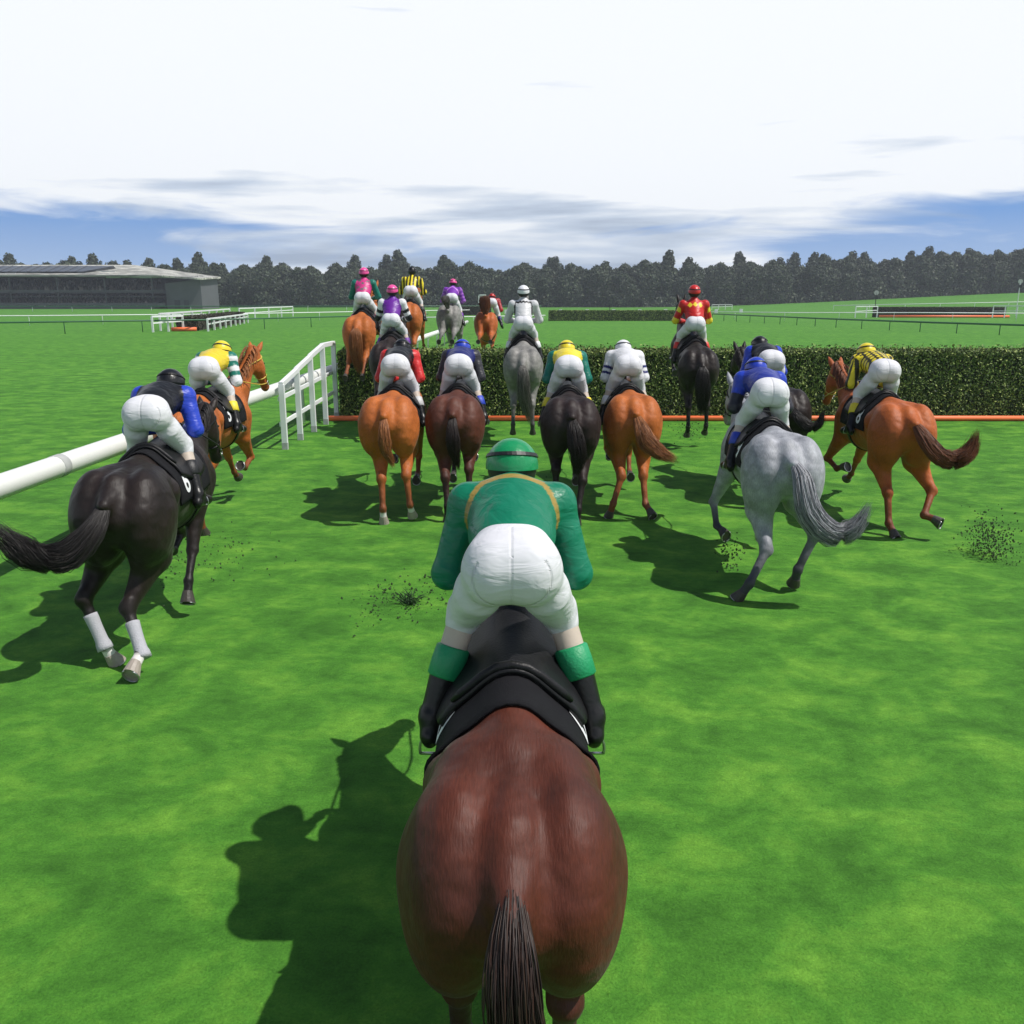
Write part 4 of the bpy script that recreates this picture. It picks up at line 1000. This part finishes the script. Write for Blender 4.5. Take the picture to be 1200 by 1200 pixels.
for (x,y,hh,lab) in ((52.5,84,3.4,'tall thin marker post with a pale head near the far right fence'),(73,84,5.0,'tall thin marker post at the right edge before the trees'),(-3.75,76,2.6,'white square framed marker sign on a pole far ahead of the leading chestnut'),(16,95,2.2,'short dark marker post beyond the central brush fence')):
    x*=BX; y*=BY; z=gz(x,y); root=empty('marker_post',(x,y,z)); tag(root,lab,'marker post')
    mb=MB(); mb.tube([(0,0,0),(0,0,hh)],.06,8); mb.build('pole',M['liner'] if 'dark' in lab or 'near' in lab else M['white_paint'],root)
    if 'square' in lab:
        mb=MB(); 
        for a,b_ in (((-.6,0,hh-.6),(-.6,0,hh+.5)),((-.67,0,hh+.43),(.4,0,hh+.43)),((-.53,0,hh-.1),(.1,0,hh-.1)),((.33,0,hh-.6),(.33,0,hh+.36))): mb.bar(a,b_,.14,.14,up=(0,1,0))
        mb.build('sign_frame',M['white_paint'],root)
        mb=MB(); mb.box(-.53,.27,.08,.12,hh-.55,hh+.35); mb.build('sign_board',simple('sign_board',(.35,.36,.36,1),.6),root)
    elif hh>3:
        mb=MB(); mb.tube([(0,-.05,hh),(0,.05,hh)],.34,16); mb.build('marker_disc',M['post_foot'],root)
        mb=MB(); mb.bar((0,-.08,hh-.9),(0,-.08,hh-.5),.5,.1,up=(0,1,0)); mb.build('marker_plate',M['liner'],root)
# little low white markers on far turf
for k in range(10):
    x=-1+4.6*k; mb=MB(); mb.bar((0,0,0),(0,0,.7),.55,.3,up=(0,1,0),bev=.04); o=mb.build('turf_marker',M['white_paint']); o.location=(x*BX,(97+k*.6)*BY,gz(x*BX,98*BY)); tag(o,'small white turf marker in the row beyond the central brush fence','marker','row of small white turf markers')
# ---------------------------------------------------------------- grandstand
gs=empty('grandstand',(-79,222,0)); tag(gs,'long grey racecourse grandstand with a pale sloping roof and packed dark tiers at far left','grandstand')
m_con=simple('stand_concrete',(.085,.09,.10,1),.85,.18,.4,.2,3); m_dark=simple('stand_interior',(.045,.048,.055,1),.9,.25,.5); m_roof=None
m,nt,b=newmat('stand_roof'); tc=N(nt,'ShaderNodeTexCoord'); br=N(nt,'ShaderNodeTexBrick'); br.inputs['Scale'].default_value=.35; br.inputs['Color1'].default_value=(.52,.51,.44,1); br.inputs['Color2'].default_value=(.30,.30,.27,1); br.inputs['Mortar'].default_value=(.22,.22,.21,1); br.inputs['Mortar Size'].default_value=.03
L(nt,tc.outputs['Object'],br.inputs['Vector']); 
rn=N(nt,'ShaderNodeTexNoise'); rn.inputs['Scale'].default_value=1.0; rn.inputs['Detail'].default_value=4; rmp=N(nt,'ShaderNodeMapping'); rmp.inputs['Scale'].default_value=(.22,.8,1.6); L(nt,tc.outputs['Object'],rmp.inputs['Vector']); L(nt,rmp.outputs[0],rn.inputs['Vector'])
rq=N(nt,'ShaderNodeMapRange'); rq.inputs[1].default_value=.42; rq.inputs[2].default_value=.58; rq.inputs[3].default_value=.55; rq.inputs[4].default_value=1.3; L(nt,rn.outputs['Fac'],rq.inputs[0])
rm=N(nt,'ShaderNodeMix',data_type='RGBA',blend_type='MULTIPLY'); rm.inputs[0].default_value=1; L(nt,br.outputs['Color'],rm.inputs[6]); L(nt,rq.outputs[0],rm.inputs[7]); L(nt,rm.outputs[2],b.inputs['Base Color']); b.inputs['Roughness'].default_value=.7; m_roof=m
W=170
mb=MB(); mb.box(-W,-9,14,15,0,8.6); mb.box(-W,-9,0,14,2.9,3.1); mb.build('back_wall',m_dark,gs)
mb=MB()  # tiers
for k in range(9): mb.box(-W,-12,1+k*.9,1.9+k*.9,0,.5+k*.28)
for k in range(8): mb.box(-W,-10,5+k*1.0,6+k*1.0,3.9,4.2+k*.3)
mb.build('seating_tier',m_con,gs)
mb=MB(); mb.add([(-9,2,0),(0,2,0),(0,15,0),(-9,15,0),(-9,2,6.2),(0,2,7.4),(0,15,7.9),(-9,15,8.3)],[(0,3,2,1),(4,5,6,7),(0,1,5,4),(1,2,6,5),(2,3,7,6),(3,0,4,7)]); mb.build('end_wall',m_con,gs)
mb=MB(); mb.box(-7,-5.6,1.9,2.05,0,2.2); mb.box(-4.6,-3.4,1.9,2.05,0,2.2); mb.build('doorway',m_dark,gs)
mb=MB(); mb.add([(-W,-1.5,8.6),(-10,-1.5,8.3),(1,-.5,7.5),(1,15,8.2),(-22,15,11.3),(-W,15,11.3),(-W,-1.5,8.2),(-10,-1.5,7.9),(1,-.5,7.1),(1,15,7.8),(-22,15,7.9),(-W,15,7.9)],
  [(0,1,5),(1,4,5),(1,2,3),(1,3,4),(0,6,7,1),(1,7,8,2),(2,8,9,3),(3,9,10,4),(4,10,11,5),(5,11,6,0),(6,11,10,7),(7,10,9,8)]); mb.build('roof',m_roof,gs)
mb=MB(); mb.add([(-W,.8,9.15),(-29,.8,9.15),(-24,7.5,10.75),(-W,7.5,10.75),(-W,3,8.8),(-29,3,8.8),(-24,9,9.9),(-W,9,9.9)],[(0,1,2,3),(0,4,5,1),(1,5,6,2),(2,6,7,3),(3,7,4,0)]); mb.build('roof_glazing',simple('glazing',(.05,.06,.08,1),.35),gs)
mb=MB()
for k in range(70):
    x=-W+k*2.4; 
    if x<-29: mb.bar((x,.7,9.17),(x,7.4,10.77),.18,.12)
mb.build('glazing_bar',m_con,gs)
mb=MB(); rr_=np.random.RandomState(9)
for k in range(240):
    x=-24+rr_.rand()*22 if k%2 else -W+rr_.rand()*(W-8); yq=-.5+rr_.rand()*13; zq=8.3+(yq+1.5)/16.5*2.75 if x<-22 else 7.6+(yq+1)/16*.6*(1+(-x)/9)
    mb.box(x-.9-rr_.rand()*2,x+.9,yq,yq+.35,zq-.1,zq+.12+.15*rr_.rand())
mb.build('roof_ridge',M['post_foot'],gs)
for k in range(14):
    x=-4-k*12; mb=MB(); mb.tube([(x-8,1.2,0),(x-8,1.2,7.9)],.16,8); mb.build('column',m_con,gs)
mb=MB(); mb.box(-W,-9,.2,.5,4.3,4.6); mb.box(-W,-9,4.6,4.9,3.9,4.4); mb.box(-W,-9,0.6,.9,.9,1.5); mb.build('balcony_front',m_con,gs)
rng=np.random.RandomState(5)
V=[];F=[];T=[]
for k in range(9):
    for q in range(230):
        x=-W+rng.rand()*(W-14); y=1.4+k*.9; z=.5+k*.28; s=.22+.08*rng.rand(); b0=len(V); t=rng.rand()
        for zz,ss in ((0,.9),(.9,1.1),(1.0,.5),(1.3,.5)):
            V+= [(x-s*ss,y-.15*ss,z+zz),(x+s*ss,y-.15*ss,z+zz),(x+s*ss,y+.15*ss,z+zz),(x-s*ss,y+.15*ss,z+zz)]; T+=[t]*4
        for r_ in range(3):
            for c_ in range(4): F.append((b0+r_*4+c_,b0+r_*4+(c_+1)%4,b0+(r_+1)*4+(c_+1)%4,b0+(r_+1)*4+c_))
        F.append((b0+12,b0+13,b0+14,b0+15))
V=np.array(V); V2=V.copy(); V2[:,1]=5.4+(V[:,1]-1.4)*1.08; V2[:,2]=4.2+(V[:,2]-.5)*1.02
F=np.array(F); o=mesh_np('crowd',np.concatenate([V,V2[:len(V)*8//9]]),np.concatenate([F,F[:len(F)*8//9]+len(V)]),leaf_mat('crowd_clothes',(.02,.02,.025),(.08,.07,.07),(.35,.30,.28)),smooth=False,attrs={'tint':np.array(T+T[:len(T)*8//9])})
o.location=gs.location; tag(o,'dense distant crowd packed on the tiers of the grandstand','crowd',kind='stuff')
# ---------------------------------------------------------------- trees
def tree_proto(seed,hh,w):
    rng=np.random.RandomState(seed); P=[];Nn=[];T=[]
    blobs=[]
    nb=26
    for k in range(nb):
        t=k/(nb-1); z=hh*(.10+.82*t); rr=w*.5*(math.sin(math.pi*min(1,(.22+.78*t)))**.7*.9+.10)*(1-.25*t)
        a=rng.rand()*6.28; d=rr*.62*rng.rand()**.5*(1 if t<.93 else .1)
        blobs.append((np.array([math.cos(a)*d,math.sin(a)*d,z]),rr*(.42+.25*rng.rand())+.5))
    blobs.append((np.array([0,0,hh-.9]),1.15))
    for c,r_ in blobs:
        n=int(125*r_*r_/2.2)+40; d=rng.randn(n,3); d/=np.linalg.norm(d,axis=1)[:,None]; d[:,2]*=.9
        P.append(c+d*r_*(.75+.3*rng.rand(n)[:,None])); Nn.append(d); T.append(np.clip(rng.rand(n)*.75+.15*(rng.rand()-.5),0,1))
    P=np.concatenate(P);Nn=np.concatenate(Nn);T=np.concatenate(T)
    V,F,_=leaves(P,Nn,.36,rng,.7); 
    mb=MB(); mb.tube([(0,0,-.2),(.1,0,hh*.3),(0,.1,hh*.6),(0,0,hh*.9)],[.38,.28,.16,.05],8)
    for k in range(6):
        a=k*1.05; z=hh*(.25+.09*k); mb.tube([(0,0,z),(math.cos(a)*w*.2,math.sin(a)*w*.2,z+.9),(math.cos(a)*w*.36,math.sin(a)*w*.36,z+1.3)],[.12,.08,.03],6)
    return (V,F,np.repeat(T,4)),mb
protos=[]
cols=[(12.6,12.4),(12.0,11.6),(9.2,14.8),(12.0,11.2),(13,12.0)]
for k,(w,hh) in enumerate(cols):
    (V,F,T),mb=tree_proto(20+k,hh,w)
    protos.append((V,F,T,mb,hh))
rng=np.random.RandomState(11); first={}
spots=[]
for row,(yy,sp) in enumerate(((268,7.6),(275,7.4),(283,7.0),(291,7.6))):
    x=-235+row*2.7
    while x<235:
        spots.append((x+rng.randn()*.9,yy+rng.randn()*1.4,row)); x+=sp*(.9+.2*rng.rand())
tnm=['bushy grey green tree in the far tree line','tall rounded tree rising above the far tree line','low spreading tree in the far tree line','slim tree in the far tree line','broad dark tree in the far tree line']
for q,(x,y,row) in enumerate(spots):
    k=rng.randint(5); 
    k=rng.choice([1,3,4,0]); 
    if row>=2 and rng.rand()<.42: k=2
    V,F,T,mb,hh=protos[k]
    root=empty('tree',(x,y,gz(x,y)-.1)); s=(.92+.2*rng.rand()); root.rotation_euler=(0,0,rng.rand()*6.28); root.scale=(s,s,s*(.95+.13*rng.rand()))
    tag(root,'dense grey green tree, one of the far wood behind the turf','tree','trees of the far wood')
    if k not in first:
        c=mesh_np('crown',V,F,M['tleaf'],root,smooth=False,attrs={'tint':T}); t_=mb.build('trunk',M['bark'],root,smooth=True); first[k]=(c,t_)
    else:
        for pr_ in first[k]:
            cc=pr_.copy(); COL.objects.link(cc); cc.parent=root
# understorey so the wood is closed at its foot
rng=np.random.RandomState(12); n=26000; P=np.stack([-235+470*rng.rand(n),263+3*rng.rand(n)+1.2*np.sin(np.arange(n)),np.zeros(n)],1)
hh=3.2+1.3*np.sin(P[:,0]*.7)+.8*np.sin(P[:,0]*1.9); P[:,2]=rng.rand(n)*hh+np.array([gz(a,b_) for a,b_ in P[:,:2]])
V,F,T=leaves(P,np.tile([0,-1,.3],(n,1)),.36,rng,.8); o=mesh_np('undergrowth',V,F,M['tleaf'],smooth=False,attrs={'tint':T*.8}); tag(o,'dark undergrowth along the foot of the far wood','undergrowth',kind='stuff')
# ---------------------------------------------------------------- kicked up turf, weed
m_soil=simple('soil_clod',(.032,.062,.018,1),.95,.4,40,.5,90)
def clods(c,sp,n,seed,label):
    rng=np.random.RandomState(seed); mb=MB()
    for k in range(n):
        p=np.array(c)+rng.randn(3)*np.array(sp); p[2]=max(p[2],.012); s=.005+.009*rng.rand()**2
        vs=[p+s*np.array(d)*(.6+.8*rng.rand()) for d in ((1,0,0),(-1,0,0),(0,1,0),(0,-1,0),(0,0,1),(0,0,-1))]
        mb.add(vs,[(0,2,4),(2,1,4),(1,3,4),(3,0,4),(2,0,5),(1,2,5),(3,1,5),(0,3,5)])
    o=mb.build('turf_clods',m_soil); tag(o,label,'turf clods',kind='stuff')
clods((4.86,8.35,.16),(.09,.16,.13),700,1,'spray of dark turf crumbs kicked up behind the far right chestnut')
clods((.40,10.0,.25),(.10,.12,.10),200,2,'kicked up crumbs of turf behind the white hooped jockey chestnut')
clods((3.05,14.6,.35),(.16,.1,.10),160,3,'turf crumbs beside the hind feet of the jet black jumper')
clods((-.95,7.0,.02),(.22,.28,.02),230,4,'scattered turf crumbs on the grass left of the green jockey')
clods((-3.1,8.2,.03),(.35,.5,.02),160,6,'loose turf crumbs beside the left rail')
clods((2.1,7.9,.18),(.07,.08,.08),120,7,'turf crumbs under the raised front hoof of the pale grey')
rng=np.random.RandomState(8); mb=MB()
for k in range(46):
    a=rng.rand()*6.28; l=.07+.11*rng.rand(); e=.3+.9*rng.rand(); b_=Vector((.03*rng.randn(),.03*rng.randn(),0)); d=Vector((math.cos(a)*math.cos(e),math.sin(a)*math.cos(e),math.sin(e)))
    mb.tube([b_,b_+d*l*.6+Vector((0,0,.01)),b_+d*l+Vector((0,0,-.015))],[.004,.005,.001],4)
o=mb.build('weed_tuft',simple('weed_green',(.02,.06,.012,1),.8,.4,30)); o.location=(-.87,6.95,0); tag(o,'small dark weed tuft growing in the turf left of the green jockey','weed')
# ---------------------------------------------------------------- sky, sun, haze
SUN=Vector((.62,-.14,1.0)).normalized(); elev=math.asin(SUN.z); az=math.atan2(SUN.x,SUN.y)
w=bpy.data.worlds.new('World'); sc.world=w; w.use_nodes=True; nt=w.node_tree; bg=nt.nodes['Background']
sky=N(nt,'ShaderNodeTexSky',sky_type='NISHITA'); sky.sun_disc=False; sky.sun_elevation=elev; sky.sun_rotation=az; sky.air_density=1.0; sky.dust_density=.6; sky.ozone_density=1.5
tc=N(nt,'ShaderNodeTexCoord'); sp=N(nt,'ShaderNodeSeparateXYZ'); L(nt,tc.outputs['Generated'],sp.inputs[0])
# clouds live on a plane overhead: direction / (z+c)
def mth(op,a,b_=None,c=None):
    n=N(nt,'ShaderNodeMath',operation=op)
    for k,v in enumerate((a,b_,c)):
        if v is None: continue
        if isinstance(v,(int,float)): n.inputs[k].default_value=v
        else: L(nt,v,n.inputs[k])
    return n.outputs[0]
azn=mth('ARCTAN2',sp.outputs[0],sp.outputs[1])
cb=N(nt,'ShaderNodeCombineXYZ'); L(nt,azn,cb.inputs[0]); L(nt,sp.outputs[2],cb.inputs[1])
def nz(scl,loc,det,ro,di=0):
    mp=N(nt,'ShaderNodeMapping'); mp.inputs['Scale'].default_value=scl; mp.inputs['Location'].default_value=loc; L(nt,cb.outputs[0],mp.inputs['Vector'])
    n=N(nt,'ShaderNodeTexNoise'); n.inputs['Scale'].default_value=1.0; n.inputs['Detail'].default_value=det; n.inputs['Roughness'].default_value=ro; n.inputs['Distortion'].default_value=di; L(nt,mp.outputs[0],n.inputs['Vector']); return n.outputs['Fac']
c1=nz((5.0,26,1),SKYOFF+(0,),9,.56,.5)
cen=mth('MULTIPLY',mth('MAXIMUM',mth('SUBTRACT',mth('ABSOLUTE',azn),.20),0.0),-1.3)
hi=mth('SUBTRACT',mth('MULTIPLY',mth('MINIMUM',mth('MAXIMUM',mth('SUBTRACT',sp.outputs[2],.075),0.0),.06),11.0),mth('MULTIPLY',mth('MAXIMUM',mth('SUBTRACT',sp.outputs[2],.31),0.0),7.0))
dens=mth('ADD',mth('ADD',c1,mth('MAXIMUM',cen,-.3)),mth('ADD',hi,.15))
cf=N(nt,'ShaderNodeMapRange',interpolation_type='SMOOTHSTEP'); cf.inputs[1].default_value=.40; cf.inputs[2].default_value=.68; L(nt,dens,cf.inputs[0])
c2=mth('ADD',nz((3.0,30,1),(7.3,2.2,0),6,.5,.2),mth('MULTIPLY',mth('MINIMUM',mth('MAXIMUM',mth('SUBTRACT',sp.outputs[2],.08),0.0),.06),4.0))
rp=N(nt,'ShaderNodeValToRGB'); cr=rp.color_ramp; cr.elements.new(.5)
for e,(p,c) in zip(cr.elements,((.36,(4.4,5.3,6.8)),(.47,(6.8,7.8,9.3)),(.58,(10.8,11.2,11.7)))): e.position=p; e.color=c+(1,)
L(nt,c2,rp.inputs[0])
cl=N(nt,'ShaderNodeMix',data_type='RGBA',blend_type='MIX')
va=N(nt,'ShaderNodeVectorMath',operation='ADD'); va.inputs[1].default_value=(0,0,.22); L(nt,tc.outputs['Generated'],va.inputs[0]); vn=N(nt,'ShaderNodeVectorMath',operation='NORMALIZE'); L(nt,va.outputs[0],vn.inputs[0]); L(nt,vn.outputs[0],sky.inputs[0])
hz=N(nt,'ShaderNodeMapRange'); hz.inputs[1].default_value=0.02; hz.inputs[2].default_value=.085; hz.inputs[3].default_value=.55; hz.inputs[4].default_value=0.0; L(nt,sp.outputs[2],hz.inputs[0])
bl=N(nt,'ShaderNodeMix',data_type='RGBA'); bl.inputs[7].default_value=(6.8,8.0,9.6,1); L(nt,hz.outputs[0],bl.inputs[0]); 
bb=N(nt,'ShaderNodeMix',data_type='RGBA'); bb.inputs[7].default_value=(1.9,4.2,8.8,1); L(nt,sky.outputs[0],bb.inputs[6])
fz=N(nt,'ShaderNodeMapRange'); fz.inputs[1].default_value=.15; fz.inputs[2].default_value=.45; fz.inputs[3].default_value=.85; fz.inputs[4].default_value=0.0; L(nt,sp.outputs[2],fz.inputs[0]); L(nt,fz.outputs[0],bb.inputs[0])
L(nt,bb.outputs[2],bl.inputs[6])
L(nt,cf.outputs[0],cl.inputs[0]); L(nt,bl.outputs[2],cl.inputs[6]); L(nt,rp.outputs[0],cl.inputs[7])
L(nt,cl.outputs[2],bg.inputs['Color']); bg.inputs['Strength'].default_value=.09
ld=bpy.data.lights.new('sun','SUN'); ld.energy=5.0; ld.angle=R(.6); ld.color=(1,.96,.90); lo=bpy.data.objects.new('sun',ld); COL.objects.link(lo); lo.rotation_euler=SUN.to_track_quat('Z','Y').to_euler(); lo.location=(20,0,40)
if HAZE>0:
    mb=MB(); mb.box(-600,600,-30,420,-1.0,34); m=bpy.data.materials.new('haze_air'); m.use_nodes=True; nt=m.node_tree; nt.nodes.remove(nt.nodes['Principled BSDF'])
    pv=nt.nodes.new('ShaderNodeVolumePrincipled'); pv.inputs['Color'].default_value=(.78,.84,.92,1); pv.inputs['Density'].default_value=HAZE; pv.inputs['Anisotropy'].default_value=.2; L(nt,pv.outputs[0],nt.nodes['Material Output'].inputs['Volume'])
    hzo=mb.build('haze',m); hzo['kind']='stuff'
# ---------------------------------------------------------------- camera
cd=bpy.data.cameras.new('camera'); cd.sensor_width=36; cd.lens=30.0; cd.clip_end=5000; cd.clip_start=.05
co=bpy.data.objects.new('camera',cd); COL.objects.link(co); co.location=(0,0,2.55); co.rotation_euler=(R(90-14.04),0,0); sc.camera=co
sc.render.engine='CYCLES'; sc.cycles.max_bounces=5; sc.cycles.volume_bounces=0
sc.view_settings.view_transform='Standard'; sc.view_settings.look='None'; sc.view_settings.exposure=EXPO; sc.view_settings.gamma=1
print('scene built',round(time.time()-T0,1))
